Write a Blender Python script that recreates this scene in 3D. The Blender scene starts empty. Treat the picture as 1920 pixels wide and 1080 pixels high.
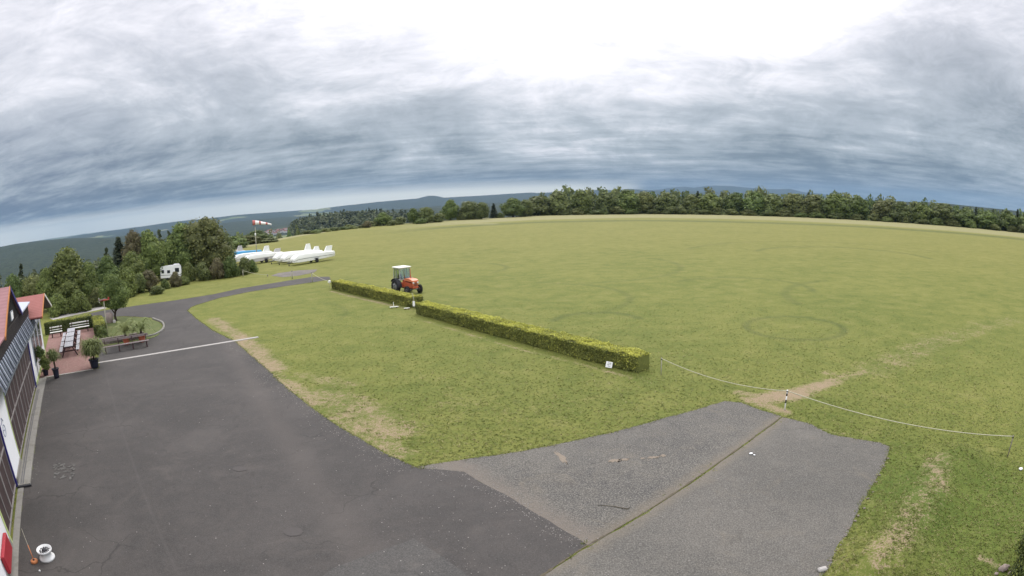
import bpy, bmesh, math, random
import numpy as np
from mathutils import Vector, Matrix, Euler

random.seed(7); RNG = np.random.default_rng(11)
C = bpy.context.scene.collection
sc = bpy.context.scene
rad = math.radians

# ------------------------------------------------------------------ camera
CAM_H = 8.6
FPX, KD, PITCH, ROLL = 1117.1, -0.0676777, 0.15344, -0.03207739
cam_d = bpy.data.cameras.new("camera"); cam = bpy.data.objects.new("camera", cam_d); C.objects.link(cam)
cam.location = (0, 0, CAM_H)
cam.rotation_euler = (Matrix.Rotation(rad(90) - PITCH, 3, 'X') @ Matrix.Rotation(ROLL, 3, 'Z')).to_euler()
cam_d.type = 'PANO'
cam_d.sensor_width = 36.0
cam_d.clip_start = 0.1; cam_d.clip_end = 120000
# wide-angle lens: theta = u + c3 u^3 + c5 u^5, u = r / f
_u = np.linspace(0.001, 1.02, 200); _th = _u.copy()
for _ in range(40): _th = _th - (_th + KD*_th**3 - _u) / (1 + 3*KD*_th**2)
_mm = _u * FPX * 36.0 / 1920
_A = np.stack([_mm, _mm**2, _mm**3, _mm**4], 1)
_co = np.linalg.lstsq(_A, _th, rcond=None)[0]
for tgt in (cam_d, getattr(cam_d, 'cycles', None)):
    try:
        tgt.panorama_type = 'FISHEYE_LENS_POLYNOMIAL'
        tgt.fisheye_fov = rad(180)
        tgt.fisheye_polynomial_k0 = 0.0
        tgt.fisheye_polynomial_k1 = -float(_co[0]); tgt.fisheye_polynomial_k2 = -float(_co[1])
        tgt.fisheye_polynomial_k3 = -float(_co[2]); tgt.fisheye_polynomial_k4 = -float(_co[3])
    except Exception as e:
        pass
sc.camera = cam

# ------------------------------------------------------------------ world, sun, exposure
SUN_AZ, SUN_EL = rad(4), rad(44)
SUN = Vector((math.sin(SUN_AZ)*math.cos(SUN_EL), math.cos(SUN_AZ)*math.cos(SUN_EL), math.sin(SUN_EL)))
sc.view_settings.view_transform = 'Standard'; sc.view_settings.look = 'None'
sc.view_settings.exposure = 0.0; sc.view_settings.gamma = 1.0
sc.cycles.use_denoising = True
sc.cycles.max_bounces = 6; sc.cycles.diffuse_bounces = 3; sc.cycles.volume_bounces = 1
sc.cycles.transparent_max_bounces = 8

w = bpy.data.worlds.new("World"); sc.world = w; w.use_nodes = True
nt = w.node_tree; N = nt.nodes; Lk = nt.links
for n_ in list(N): N.remove(n_)

def nd(nt_, t, **kw):
    n_ = nt_.nodes.new(t)
    for k, v in kw.items(): setattr(n_, k, v)
    return n_
def mth(nt_, op, a, b=None, c=None, clamp=False):
    n_ = nt_.nodes.new('ShaderNodeMath'); n_.operation = op; n_.use_clamp = clamp
    for i, v in enumerate((a, b, c)):
        if v is None: continue
        if isinstance(v, (int, float)): n_.inputs[i].default_value = v
        else: nt_.links.new(v, n_.inputs[i])
    return n_.outputs[0]
def mixc(nt_, f, a, b, blend='MIX'):
    n_ = nt_.nodes.new('ShaderNodeMix'); n_.data_type = 'RGBA'; n_.blend_type = blend
    for s, v in ((0, f), (6, a), (7, b)):
        if isinstance(v, (int, float)): n_.inputs[s].default_value = v
        elif isinstance(v, (tuple, list)): n_.inputs[s].default_value = tuple(v) + ((1,) if len(v) == 3 else ())
        else: nt_.links.new(v, n_.inputs[s])
    return n_.outputs[2]
def smooth(nt_, v, lo, hi):
    n_ = nt_.nodes.new('ShaderNodeMapRange'); n_.interpolation_type = 'SMOOTHSTEP'
    n_.inputs['From Min'].default_value = lo; n_.inputs['From Max'].default_value = hi
    nt_.links.new(v, n_.inputs['Value']); return n_.outputs['Result']
def noise(nt_, vec, scale, detail=4, rough=0.55, dist=0.0, dim='3D'):
    n_ = nt_.nodes.new('ShaderNodeTexNoise'); n_.noise_dimensions = dim
    n_.inputs['Scale'].default_value = scale; n_.inputs['Detail'].default_value = detail
    n_.inputs['Roughness'].default_value = rough; n_.inputs['Distortion'].default_value = dist
    if vec is not None: nt_.links.new(vec, n_.inputs['Vector'])
    return n_.outputs['Fac']

tc = nd(nt, 'ShaderNodeTexCoord')
sp = nd(nt, 'ShaderNodeSeparateXYZ'); Lk.new(tc.outputs['Generated'], sp.inputs[0])
X, Y, Z = sp.outputs
zc = mth(nt, 'ADD', mth(nt, 'MAXIMUM', Z, 0.0), 0.085)
px_ = mth(nt, 'DIVIDE', X, zc); py_ = mth(nt, 'DIVIDE', Y, zc)
def cloudvec(sx, sy, ox, oy, rot=0.0):
    c, s = math.cos(rot), math.sin(rot)
    a = mth(nt, 'ADD', mth(nt, 'MULTIPLY', px_, c*sx), mth(nt, 'MULTIPLY', py_, -s*sx))
    b = mth(nt, 'ADD', mth(nt, 'MULTIPLY', px_, s*sy), mth(nt, 'MULTIPLY', py_, c*sy))
    cb = nd(nt, 'ShaderNodeCombineXYZ'); Lk.new(mth(nt, 'ADD', a, ox), cb.inputs[0]); Lk.new(mth(nt, 'ADD', b, oy), cb.inputs[1])
    return cb.outputs[0]
n_big = noise(nt, cloudvec(.75, 1.0, 3.1, 7.7, .10), 0.62, 8, .52, .35)
def dirvec(sz, ox, rot):
    mp = nd(nt, 'ShaderNodeMapping'); mp.inputs['Scale'].default_value = (1, 1, sz); mp.inputs['Location'].default_value = (ox, ox*.7, ox*.3); mp.inputs['Rotation'].default_value = (0, rot, 0)
    Lk.new(tc.outputs['Generated'], mp.inputs[0]); return mp.outputs[0]
n_mid = noise(nt, dirvec(2.5, 4.2, .05), 2.6, 12, .64, .5)
n_fin = noise(nt, dirvec(2.5, 9.1, .08), 8.5, 9, .68, .7)
n_str = noise(nt, cloudvec(.55, 1.0, 6.3, 1.9, .12), 2.4, 7, .6, .2)
comb = mth(nt, 'ADD', mth(nt, 'ADD', mth(nt, 'MULTIPLY', n_big, .44), mth(nt, 'MULTIPLY', n_mid, .62)), mth(nt, 'MULTIPLY', n_fin, .34))
comb = mth(nt, 'SUBTRACT', comb, .160)
comb = mth(nt, 'ADD', comb, mth(nt, 'MULTIPLY', mth(nt, 'SUBTRACT', n_str, .5), mth(nt, 'MULTIPLY', mth(nt, 'SUBTRACT', 1.12, smooth(nt, Z, .04, .22)), .46)))
# thickness of the deck, thinner towards the sun
sdot = nd(nt, 'ShaderNodeVectorMath'); sdot.operation = 'DOT_PRODUCT'
Lk.new(tc.outputs['Generated'], sdot.inputs[0]); sdot.inputs[1].default_value = SUN
sd = mth(nt, 'MAXIMUM', sdot.outputs['Value'], 0.0)
glow = smooth(nt, sd, .70, .97)
elv = smooth(nt, Z, 0.02, 0.36)
west = smooth(nt, mth(nt, 'MULTIPLY', X, -1.0), .35, .85)
bias = mth(nt, 'ADD', mth(nt, 'ADD', mth(nt, 'MULTIPLY', elv, .17), mth(nt, 'MULTIPLY', glow, .33)), mth(nt, 'MULTIPLY', west, -.045))
cv = mth(nt, 'ADD', comb, bias)
t1 = smooth(nt, cv, .37, .72)
t2 = smooth(nt, cv, .62, .93)
dark = mixc(nt, elv, (.185, .235, .280), (.36, .39, .44))
dark = mixc(nt, west, dark, mixc(nt, elv, (.135, .175, .255), (.29, .32, .42)))
light = mixc(nt, elv, (.54, .60, .65), (.76, .77, .84))
col = mixc(nt, t1, dark, light)
col = mixc(nt, t2, col, (1.25, 1.22, 1.28))
# pale gap along the horizon
gap = mth(nt, 'MULTIPLY', mth(nt, 'SUBTRACT', 1.0, smooth(nt, Z, .010, .032)), smooth(nt, mth(nt, 'ADD', mth(nt, 'MULTIPLY', X, -1.0), noise(nt, tc.outputs['Generated'], 6, 2)), .15, .5))
col = mixc(nt, mth(nt, 'MULTIPLY', gap, .75), col, (2.6, 2.45, 2.0))
# overhead part and the part round the veiled sun are brighter
up = smooth(nt, Z, .35, .95)
gain = mth(nt, 'ADD', mth(nt, 'ADD', mth(nt, 'ADD', 1.0, mth(nt, 'MULTIPLY', smooth(nt, mth(nt, 'MULTIPLY', Y, -1.0), 0.0, .6), 1.1)), mth(nt, 'MULTIPLY', up, 1.0)), mth(nt, 'MULTIPLY', smooth(nt, sd, .90, 1.0), 1.6))
gcol = nd(nt, 'ShaderNodeVectorMath'); gcol.operation = 'SCALE'
Lk.new(col, gcol.inputs[0]); Lk.new(mth(nt, 'MULTIPLY', gain, 10.0), gcol.inputs['Scale'])
sky = nd(nt, 'ShaderNodeTexSky'); sky.sky_type = 'NISHITA'; sky.sun_disc = False
sky.sun_elevation = SUN_EL; sky.sun_rotation = SUN_AZ
fin = mixc(nt, .96, sky.outputs[0], gcol.outputs[0])
bg = nd(nt, 'ShaderNodeBackground'); bg.inputs['Strength'].default_value = 0.1
Lk.new(fin, bg.inputs['Color'])
wo = nd(nt, 'ShaderNodeOutputWorld'); Lk.new(bg.outputs[0], wo.inputs['Surface'])

sd_ = bpy.data.lights.new("sun", 'SUN'); sd_.energy = 1.5; sd_.angle = rad(14); sd_.color = (1, .97, .92)
sun = bpy.data.objects.new("sun", sd_); C.objects.link(sun)
sun.rotation_euler = (-SUN).to_track_quat('-Z', 'Y').to_euler()

# ------------------------------------------------------------------ measuring helpers
def ray(px, py):
    x = (px - 960)/FPX; y = -(py - 540)/FPX
    r = math.hypot(x, y); th = r
    for _ in range(30): th = th - (th + KD*th**3 - r)/(1 + 3*KD*th**2)
    s = math.sin(th)/r if r > 1e-9 else 1
    a, b, c = x*s, y*s, math.cos(th)
    cr, sr = math.cos(ROLL), math.sin(ROLL)
    Xr = a*cr - b*sr; U = a*sr + b*cr
    cp, sp_ = math.cos(PITCH), math.sin(PITCH)
    return Vector((Xr, c*cp + U*sp_, U*cp - c*sp_))
def at(px, py, z=0.0):
    r = ray(px, py); t = (z - CAM_H)/r.z
    return Vector((r.x*t, r.y*t, z))
def azel(px, py):
    r = ray(px, py); return math.atan2(r.x, r.y), math.atan2(r.z, math.hypot(r.x, r.y))

# value noise for masks and lumps
_G = RNG.random((256, 256))
def vn(x, y):
    xi = np.floor(x).astype(int); yi = np.floor(y).astype(int); fx = x - xi; fy = y - yi
    fx = fx*fx*(3-2*fx); fy = fy*fy*(3-2*fy)
    g = lambda a, b: _G[a % 256, b % 256]
    return (g(xi, yi)*(1-fx) + g(xi+1, yi)*fx)*(1-fy) + (g(xi, yi+1)*(1-fx) + g(xi+1, yi+1)*fx)*fy
def fbm(x, y, o=4):
    s = 0; a = .5; t = 0
    for k in range(o):
        s = s + a*vn(x*2**k + 17.3*k, y*2**k + 9.1*k); t += a; a *= .5
    return s/t
def ss(x, a, b):
    t = np.clip((x-a)/(b-a), 0, 1); return t*t*(3-2*t)

# ------------------------------------------------------------------ materials
def newmat(name, rough=.8, spec=.3):
    m = bpy.data.materials.new(name); m.use_nodes = True
    b = m.node_tree.nodes['Principled BSDF']; b.inputs['Roughness'].default_value = rough
    b.inputs['Specular IOR Level'].default_value = spec
    return m, m.node_tree, b
def plain(name, col, rough=.7, var=.25, scale=6, metal=0.0, spec=.3, dirt=None):
    m, t, b = newmat(name, rough, spec); b.inputs['Metallic'].default_value = metal
    co = nd(t, 'ShaderNodeTexCoord'); f = noise(t, co.outputs['Object'], scale, 5, .6)
    f2 = noise(t, co.outputs['Object'], scale*.22, 3, .6)
    a = tuple(c*(1-var) for c in col); bb = tuple(min(1, c*(1+var)) for c in col)
    cc = mixc(t, f, a, bb)
    if dirt: cc = mixc(t, mth(t, 'MULTIPLY', smooth(t, f2, .5, .75), .6), cc, dirt)
    t.links.new(cc, b.inputs['Base Color']); return m
M = {}
M['white_paint'] = plain('white_paint', (.74, .74, .70), .5, .06, 3, dirt=(.52, .50, .42))
M['white_wall'] = plain('white_wall', (.74, .75, .76), .8, .05, 2, dirt=(.60, .60, .58))
M['dark_wood'] = plain('dark_wood', (.052, .042, .040), .75, .3, 9)
M['door_wood'] = plain('door_wood', (.055, .036, .034), .7, .25, 5)
M['door_frame'] = plain('door_frame', (.24, .22, .21), .7, .2, 8)
M['blue_trim'] = plain('blue_trim', (.03, .025, .16), .6, .2, 5)
M['green_trim'] = plain('green_trim', (.42, .50, .20), .7, .2, 5)
M['orange_board'] = plain('orange_board', (.42, .17, .05), .7, .2, 8)
M['zinc'] = plain('zinc', (.17, .20, .23), .5, .2, 4, metal=.3)
M['zinc_pale'] = plain('zinc_pale', (.42, .45, .52), .55, .2, 4)
M['concrete'] = plain('concrete', (.22, .21, .185), .9, .25, 7, dirt=(.13, .12, .09))
M['concrete_pale'] = plain('concrete_pale', (.36, .34, .31), .9, .15, 7, dirt=(.26, .24, .2))
M['path_pale'] = plain('path_pale', (.34, .32, .29), .95, .2, 3)
M['stone'] = plain('stone', (.17, .145, .12), .95, .45, 8)
M['boulder'] = plain('boulder', (.26, .21, .18), .95, .4, 3)
M['grey_wood'] = plain('grey_wood', (.20, .165, .155), .85, .25, 12)
M['pale_wood'] = plain('pale_wood', (.33, .33, .34), .8, .2, 10)
M['leg_wood'] = plain('leg_wood', (.06, .035, .035), .8, .3, 10)
M['white_plank'] = plain('white_plank', (.62, .62, .56), .7, .12, 10)
M['terracotta'] = plain('terracotta', (.46, .13, .07), .8, .15, 6)
M['dark_pot'] = plain('dark_pot', (.022, .024, .04), .5, .2, 6)
M['soil'] = plain('soil', (.05, .035, .025), .95, .4, 14)
M['bark'] = plain('bark', (.07, .052, .038), .95, .4, 10)
M['tyre'] = plain('tyre', (.022, .022, .022), .85, .2, 10)
M['tractor_red'] = plain('tractor_red', (.40, .085, .035), .45, .12, 4, spec=.5)
M['tractor_orange'] = plain('tractor_orange', (.58, .175, .075), .5, .15, 4, spec=.4)
M['cab_white'] = plain('cab_white', (.70, .70, .62), .45, .06, 4)
M['cab_grey'] = plain('cab_grey', (.32, .32, .30), .5, .1, 4)
M['black_metal'] = plain('black_metal', (.025, .025, .028), .55, .2, 6)
M['grey_metal'] = plain('grey_metal', (.16, .16, .17), .45, .2, 6, metal=.6)
M['rim_white'] = plain('rim_white', (.62, .62, .60), .5, .08, 6, dirt=(.4, .38, .34))
M['chrome'] = plain('chrome', (.55, .55, .54), .28, .12, 6, metal=.7)
M['trailer_white'] = plain('trailer_white', (.80, .80, .75), .4, .04, 2)
M['trailer_grey'] = plain('trailer_grey', (.48, .46, .44), .5, .06, 2)
M['blue_tarp'] = plain('blue_tarp', (.08, .34, .60), .5, .12, 3)
M['rope'] = plain('rope', (.44, .42, .30), .9, .15, 10)
M['post_wood'] = plain('post_wood', (.36, .34, .26), .85, .2, 10)
M['sign_white'] = plain('sign_white', (.82, .82, .80), .6, .03, 4)
M['ink'] = plain('ink', (.03, .03, .04), .7, .05, 4)
M['sock_red'] = plain('sock_red', (.44, .14, .12), .8, .2, 5)
M['sock_white'] = plain('sock_white', (.78, .74, .70), .8, .08, 5)
M['red_box'] = plain('red_box', (.34, .025, .035), .45, .1, 4)
M['cat_orange'] = plain('orange_plastic', (.42, .16, .06), .6, .15, 8)
M['plane_red'] = plain('plane_red', (.32, .06, .04), .6, .1, 4)
M['window_frame'] = plain('window_frame', (.30, .33, .36), .5, .1, 4)
M['roof_far'] = plain('roof_far', (.20, .09, .07), .9, .2, .3)
M['wall_far'] = plain('wall_far', (.55, .53, .50), .9, .1, .3)
g_, t_, b_ = newmat('glass', .08, .6); b_.inputs['Base Color'].default_value = (.12, .15, .17, 1)
tp_ = nd(t_, 'ShaderNodeBsdfTransparent'); tp_.inputs[0].default_value = (.86, .92, .90, 1); gl_ = nd(t_, 'ShaderNodeBsdfGlossy'); gl_.inputs['Roughness'].default_value = .08
mx_ = nd(t_, 'ShaderNodeMixShader'); mx_.inputs[0].default_value = .16; t_.links.new(tp_.outputs[0], mx_.inputs[1]); t_.links.new(gl_.outputs[0], mx_.inputs[2]); t_.links.new(mx_.outputs[0], t_.nodes['Material Output'].inputs['Surface']); M['glass'] = g_
g_, t_, b_ = newmat('dark_glass', .12, .6); b_.inputs['Base Color'].default_value = (.03, .035, .04, 1); M['dark_glass'] = g_

def roof_mat(name, col, axis_scale):
    m, t, b = newmat(name, .75, .3)
    co = nd(t, 'ShaderNodeTexCoord')
    wv = nd(t, 'ShaderNodeTexWave'); wv.inputs['Scale'].default_value = axis_scale; wv.bands_direction = 'X'
    t.links.new(co.outputs['Object'], wv.inputs['Vector'])
    f = noise(t, co.outputs['Object'], 2.0, 5, .6)
    cc = mixc(t, f, tuple(c*.8 for c in col), tuple(c*1.15 for c in col))
    t.links.new(cc, b.inputs['Base Color'])
    bp = nd(t, 'ShaderNodeBump'); bp.inputs['Strength'].default_value = .35; bp.inputs['Distance'].default_value = .03
    t.links.new(wv.outputs[0], bp.inputs['Height']); t.links.new(bp.outputs[0], b.inputs['Normal'])
    return m
M['red_roof'] = roof_mat('red_roof_sheet', (.26, .095, .080), 1.2)
M['pink_roof'] = roof_mat('weathered_roof_sheet', (.28, .145, .145), 1.2)

def leaf_mat(name, c1, c2, c3, rnd=.18):
    m, t, b = newmat(name, .65, .25)
    at_ = nd(t, 'ShaderNodeAttribute'); at_.attribute_name = 'tint'
    oi = nd(t, 'ShaderNodeObjectInfo')
    c = mixc(t, smooth(t, at_.outputs['Fac'], 0, .6), c1, c2)
    c = mixc(t, smooth(t, at_.outputs['Fac'], .6, 1.0), c, c3)
    hs = nd(t, 'ShaderNodeHueSaturation')
    t.links.new(c, hs.inputs['Color'])
    t.links.new(mth(t, 'ADD', mth(t, 'MULTIPLY', oi.outputs['Random'], rnd*.16), .5 - rnd*.09), hs.inputs['Hue'])
    t.links.new(mth(t, 'ADD', mth(t, 'MULTIPLY', mth(t, 'FRACT', mth(t, 'MULTIPLY', oi.outputs['Random'], 7.31)), rnd*2), 1-rnd), hs.inputs['Value'])
    t.links.new(hs.outputs[0], b.inputs['Base Color'])
    tr = nd(t, 'ShaderNodeBsdfTranslucent'); t.links.new(hs.outputs[0], tr.inputs['Color'])
    mx = nd(t, 'ShaderNodeMixShader'); mx.inputs[0].default_value = .28
    out = t.nodes['Material Output']
    t.links.new(b.outputs[0], mx.inputs[1]); t.links.new(tr.outputs[0], mx.inputs[2]); t.links.new(mx.outputs[0], out.inputs['Surface'])
    return m
M['leaf_green'] = leaf_mat('leaf_green', (.060, .084, .026), (.140, .185, .050), (.235, .28, .08))
M['leaf_olive'] = leaf_mat('leaf_olive', (.066, .080, .030), (.155, .180, .058), (.25, .27, .09))
M['leaf_bright'] = leaf_mat('leaf_bright', (.070, .092, .028), (.165, .200, .054), (.25, .28, .08))
M['leaf_dark'] = leaf_mat('leaf_dark', (.022, .034, .02), (.05, .066, .034), (.08, .095, .045))
M['leaf_rust'] = leaf_mat('leaf_rust', (.080, .066, .040), (.145, .130, .062), (.20, .185, .08), .15)
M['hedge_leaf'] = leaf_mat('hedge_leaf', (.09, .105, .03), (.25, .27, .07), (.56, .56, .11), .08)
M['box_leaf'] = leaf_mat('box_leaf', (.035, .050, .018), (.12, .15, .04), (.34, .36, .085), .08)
M['palm_leaf'] = leaf_mat('palm_leaf', (.08, .10, .035), (.17, .20, .07), (.33, .33, .15), .08)
M['forest'] = leaf_mat('forest_leaf', (.055, .068, .035), (.105, .125, .055), (.16, .175, .08), .05)

# ------------------------------------------------------------------ mesh builder
class MB:
    def __init__(s): s.v = []; s.f = []; s.mi = []; s.cur = 0; s.smooth = []
    def add(s, vs, fs, sm=False):
        o = len(s.v); s.v += [tuple(p) for p in vs]
        for f in fs: s.f.append(tuple(i+o for i in f)); s.mi.append(s.cur); s.smooth.append(sm)
        return s
    def hexa(s, p):   # 8 corner points, bottom ring then top ring
        return s.add(p, [(3,2,1,0),(4,5,6,7),(0,1,5,4),(1,2,6,5),(2,3,7,6),(3,0,4,7)])
    def box(s, c, d, rz=0.0, ry=0.0, rx=0.0):
        R = Euler((rx, ry, rz)).to_matrix(); x, y, z = (k/2 for k in d); cc = Vector(c)
        return s.hexa([cc + R @ Vector(q) for q in ((-x,-y,-z),(x,-y,-z),(x,y,-z),(-x,y,-z),(-x,-y,z),(x,-y,z),(x,y,z),(-x,y,z))])
    def bbox(s, c, d, bev=.02, rz=0.0):  # box with chamfered vertical and top edges
        x, y, z = d[0]/2, d[1]/2, d[2]/2; b = min(bev, x*.9, y*.9, z*.9)
        R = Matrix.Rotation(rz, 3, 'Z'); cc = Vector(c)
        def ring(ix, zz): 
            X_, Y_ = x-ix, y-ix; k = max(b-ix, b*.3)
            return [(-X_+k,-Y_,zz),(X_-k,-Y_,zz),(X_,-Y_+k,zz),(X_,Y_-k,zz),(X_-k,Y_,zz),(-X_+k,Y_,zz),(-X_,Y_-k,zz),(-X_,-Y_+k,zz)]
        rs = [ring(b,-z), ring(0,-z+b), ring(0,z-b), ring(b,z)]
        vs = [cc + R @ Vector(q) for r in rs for q in r]; fs = [tuple(range(7,-1,-1)), tuple(range(24,32))]
        for k in range(3):
            for i in range(8): fs.append((k*8+i, k*8+(i+1)%8, k*8+8+(i+1)%8, k*8+8+i))
        return s.add(vs, fs)
    def tube(s, pts, r, n=8, cap=True):
        pts = [Vector(p) for p in pts]; rr = r if isinstance(r, (list, tuple)) else [r]*len(pts); vs = []; fs = []
        for i, p in enumerate(pts):
            d = (pts[min(i+1, len(pts)-1)] - pts[max(i-1, 0)]).normalized()
            a = d.cross(Vector((0,0,1))) if abs(d.z) < .95 else d.cross(Vector((1,0,0))); a.normalize(); b = d.cross(a)
            for k in range(n):
                t = 2*math.pi*k/n; vs.append(p + a*math.cos(t)*rr[i] + b*math.sin(t)*rr[i])
        for i in range(len(pts)-1):
            for k in range(n): fs.append((i*n+k, i*n+(k+1)%n, (i+1)*n+(k+1)%n, (i+1)*n+k))
        if cap: fs += [tuple(range(n-1,-1,-1)), tuple(range((len(pts)-1)*n, len(pts)*n))]
        return s.add(vs, fs, True)
    def lathe(s, prof, n=20, o=(0,0,0), axis='Z'):   # prof of (radius, height)
        vs = []; fs = []; o = Vector(o)
        for r_, h in prof:
            for k in range(n):
                t = 2*math.pi*k/n; a, b = r_*math.cos(t), r_*math.sin(t)
                vs.append(o + Vector({'Z': (a,b,h), 'Y': (a,h,b), 'X': (h,a,b)}[axis]))
        for i in range(len(prof)-1):
            for k in range(n): fs.append((i*n+k, i*n+(k+1)%n, (i+1)*n+(k+1)%n, (i+1)*n+k))
        fs += [tuple(range(n-1,-1,-1)), tuple(range((len(prof)-1)*n, len(prof)*n))]
        return s.add(vs, fs, True)
    def prism(s, poly, z0, z1, f=None):   # poly in 2D, f maps (a,b,h) to xyz
        f = f or (lambda a, b, h: (a, b, h)); n = len(poly)
        vs = [f(a, b, z0) for a, b in poly] + [f(a, b, z1) for a, b in poly]
        return s.add(vs, [tuple(range(n-1,-1,-1)), tuple(range(n, 2*n))] + [(i, (i+1)%n, n+(i+1)%n, n+i) for i in range(n)])
    def blob(s, c, r, seed=0, amp=.15, n=10, m=7, fr=1.3):
        rr = np.random.default_rng(seed).random(3)*20; vs = []; fs = []
        for i in range(m+1):
            ph = math.pi*i/m
            for k in range(n):
                t = 2*math.pi*k/n; d = Vector((math.sin(ph)*math.cos(t), math.sin(ph)*math.sin(t), math.cos(ph)))
                q = 1 + amp*(2*float(fbm(np.array(d.x*fr+rr[0]+d.z), np.array(d.y*fr+rr[1]-d.z*.7), 3))-1)*2
                vs.append((c[0]+d.x*r[0]*q, c[1]+d.y*r[1]*q, c[2]+d.z*r[2]*q))
        for i in range(m):
            for k in range(n): fs.append((i*n+k, (i+1)*n+k, (i+1)*n+(k+1)%n, i*n+(k+1)%n))
        return s.add(vs, fs, True)
    def build(s, name, mats, parent=None):
        me = bpy.data.meshes.new(name); me.from_pydata(s.v, [], s.f); me.update()
        for m in (mats if isinstance(mats, (list, tuple)) else [mats]): me.materials.append(M[m] if isinstance(m, str) else m)
        me.polygons.foreach_set('material_index', s.mi); me.polygons.foreach_set('use_smooth', s.smooth)
        bm = bmesh.new(); bm.from_mesh(me); bmesh.ops.recalc_face_normals(bm, faces=bm.faces); bm.to_mesh(me); bm.free()
        o = bpy.data.objects.new(name, me); C.objects.link(o)
        if parent is not None: o.parent = parent
        return o
def sharp(o):   # flat shading where the angle is steep
    me = o.data
    try: me.set_sharp_from_angle(angle=rad(35))
    except Exception: pass
    return o
def tag(o, label=None, cat=None, group=None, kind=None):
    if label: o['label'] = label
    if cat: o['category'] = cat
    if group: o['group'] = group
    if kind: o['kind'] = kind
    return o
def thing(name, label, cat, loc=(0,0,0), rz=0.0, group=None):
    o = bpy.data.objects.new(name, None); C.objects.link(o); o.location = loc; o.rotation_euler = (0,0,rz)
    o.empty_display_size = .3
    return tag(o, label, cat, group)
def dup(root, loc, rz=0.0, scale=None, label=None, group=None):
    kids = [o for o in bpy.data.objects if o.parent == root]
    r = root.copy(); C.objects.link(r); r.location = loc; r.rotation_euler = (0,0,rz)
    if scale: r.scale = scale
    if label: r['label'] = label
    if group: r['group'] = group
    for ch in kids:
        c = ch.copy(); C.objects.link(c); c.parent = r
        for g in [o for o in bpy.data.objects if o.parent == ch]:
            d = g.copy(); C.objects.link(d); d.parent = c
    return r
def npmesh(name, V, F, mat, tint=None, parent=None, smooth_=False, attrs=None):
    me = bpy.data.meshes.new(name); n = len(F); k = F.shape[1]
    me.vertices.add(len(V)); me.vertices.foreach_set('co', np.asarray(V, dtype=np.float32).ravel())
    me.loops.add(n*k); me.loops.foreach_set('vertex_index', F.astype(np.int32).ravel())
    me.polygons.add(n); me.polygons.foreach_set('loop_start', np.arange(0, n*k, k, dtype=np.int32))
    try: me.polygons.foreach_set('loop_total', np.full(n, k, dtype=np.int32))
    except Exception: pass
    me.update(calc_edges=True)
    me.polygons.foreach_set('use_smooth', np.full(n, smooth_))
    if tint is not None:
        a = me.attributes.new('tint', 'FLOAT', 'POINT'); a.data.foreach_set('value', np.asarray(tint, dtype=np.float32))
    for kk, vv in (attrs or {}).items():
        a = me.attributes.new(kk, 'FLOAT', 'POINT'); a.data.foreach_set('value', np.asarray(vv, dtype=np.float32))
    me.materials.append(M[mat] if isinstance(mat, str) else mat)
    o = bpy.data.objects.new(name, me); C.objects.link(o)
    if parent is not None: o.parent = parent
    return o
def leaves(P, Nn, size, rng, tilt=.6, aspect=.65):
    """one rhombus leaf (or spray of leaves) per point"""
    n = len(P); d = Nn + rng.normal(0, tilt, (n, 3)); d /= np.linalg.norm(d, axis=1)[:, None] + 1e-9
    a = np.cross(d, rng.normal(0, 1, (n, 3))); a /= np.linalg.norm(a, axis=1)[:, None] + 1e-9
    b = np.cross(d, a); s = (size*(.6 + .8*rng.random(n)))[:, None]
    V = np.stack([P - a*s*.5, P - b*s*.5*aspect + d*s*.08, P + a*s*.5, P + b*s*.5*aspect + d*s*.08], 1).reshape(-1, 3)
    F = np.arange(4*n).reshape(n, 4)
    return V, F

# ------------------------------------------------------------------ terrain
EDGE = [(-178, 60), (-100, 60), (-75, 62), (-62, 62), (-50, 78), (-42, 92), (-33, 118), (-27, 150), (-20.5, 190)]
for p in [(560,441),(630,431),(700,424),(830,414),(1000,405),(1200,401),(1500,407),(1700,418),(1920,437)]:
    q = at(*p); EDGE.append((math.degrees(math.atan2(q.x, q.y)), q.xy.length))
EDGE = [e for e in EDGE[:8]] + EDGE[9:] + [(70, 220), (178, 60)]
E_AZ = np.array([e[0] for e in EDGE]); E_R = np.array([e[1] for e in EDGE])
def edge_r(azd): return np.interp(azd, E_AZ, E_R)
FLOOR = -125.0
mnd = [at(1800, 862), at(1728, 945), at(1668, 1050)]
def seg_d(x, y, a, b):
    dx, dy = b[0]-a[0], b[1]-a[1]; L2 = dx*dx + dy*dy + 1e-9
    t = np.clip(((x-a[0])*dx + (y-a[1])*dy)/L2, 0, 1)
    return np.hypot(x-a[0]-t*dx, y-a[1]-t*dy)
def hz(x, y):
    x = np.asarray(x, float); y = np.asarray(y, float)
    r = np.hypot(x, y); azd = np.degrees(np.arctan2(x, y)); e = edge_r(azd)
    d = np.maximum(r-e, 0)
    steep = np.where(azd < -36, .34, .20)
    h = -(d*d/(d+25))*steep
    h = np.maximum(h, FLOOR)
    h = h + ss(d, 20, 200)*(fbm(x/60, y/60)-.5)*12
    m1 = np.minimum(seg_d(x, y, mnd[0], mnd[1]), seg_d(x, y, mnd[1], mnd[2]))
    h = h + (.38*(1-ss(m1, .1, 1.75)) + .12*(fbm(x*1.6, y*1.6, 3)-.5)*(1-ss(m1, .8, 2.2))) * (r < 40)
    return h
def hit(px, py, rmax=400):
    r = ray(px, py); t = 5.0
    while t < rmax*1.3:
        p = r*t; z = CAM_H + p.z
        if z <= float(hz(p.x, p.y)): return Vector((p.x, p.y, float(hz(p.x, p.y))))
        t += max(.05, t*.004)
    return Vector((r.x*t, r.y*t, float(hz(r.x*t, r.y*t))))

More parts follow.
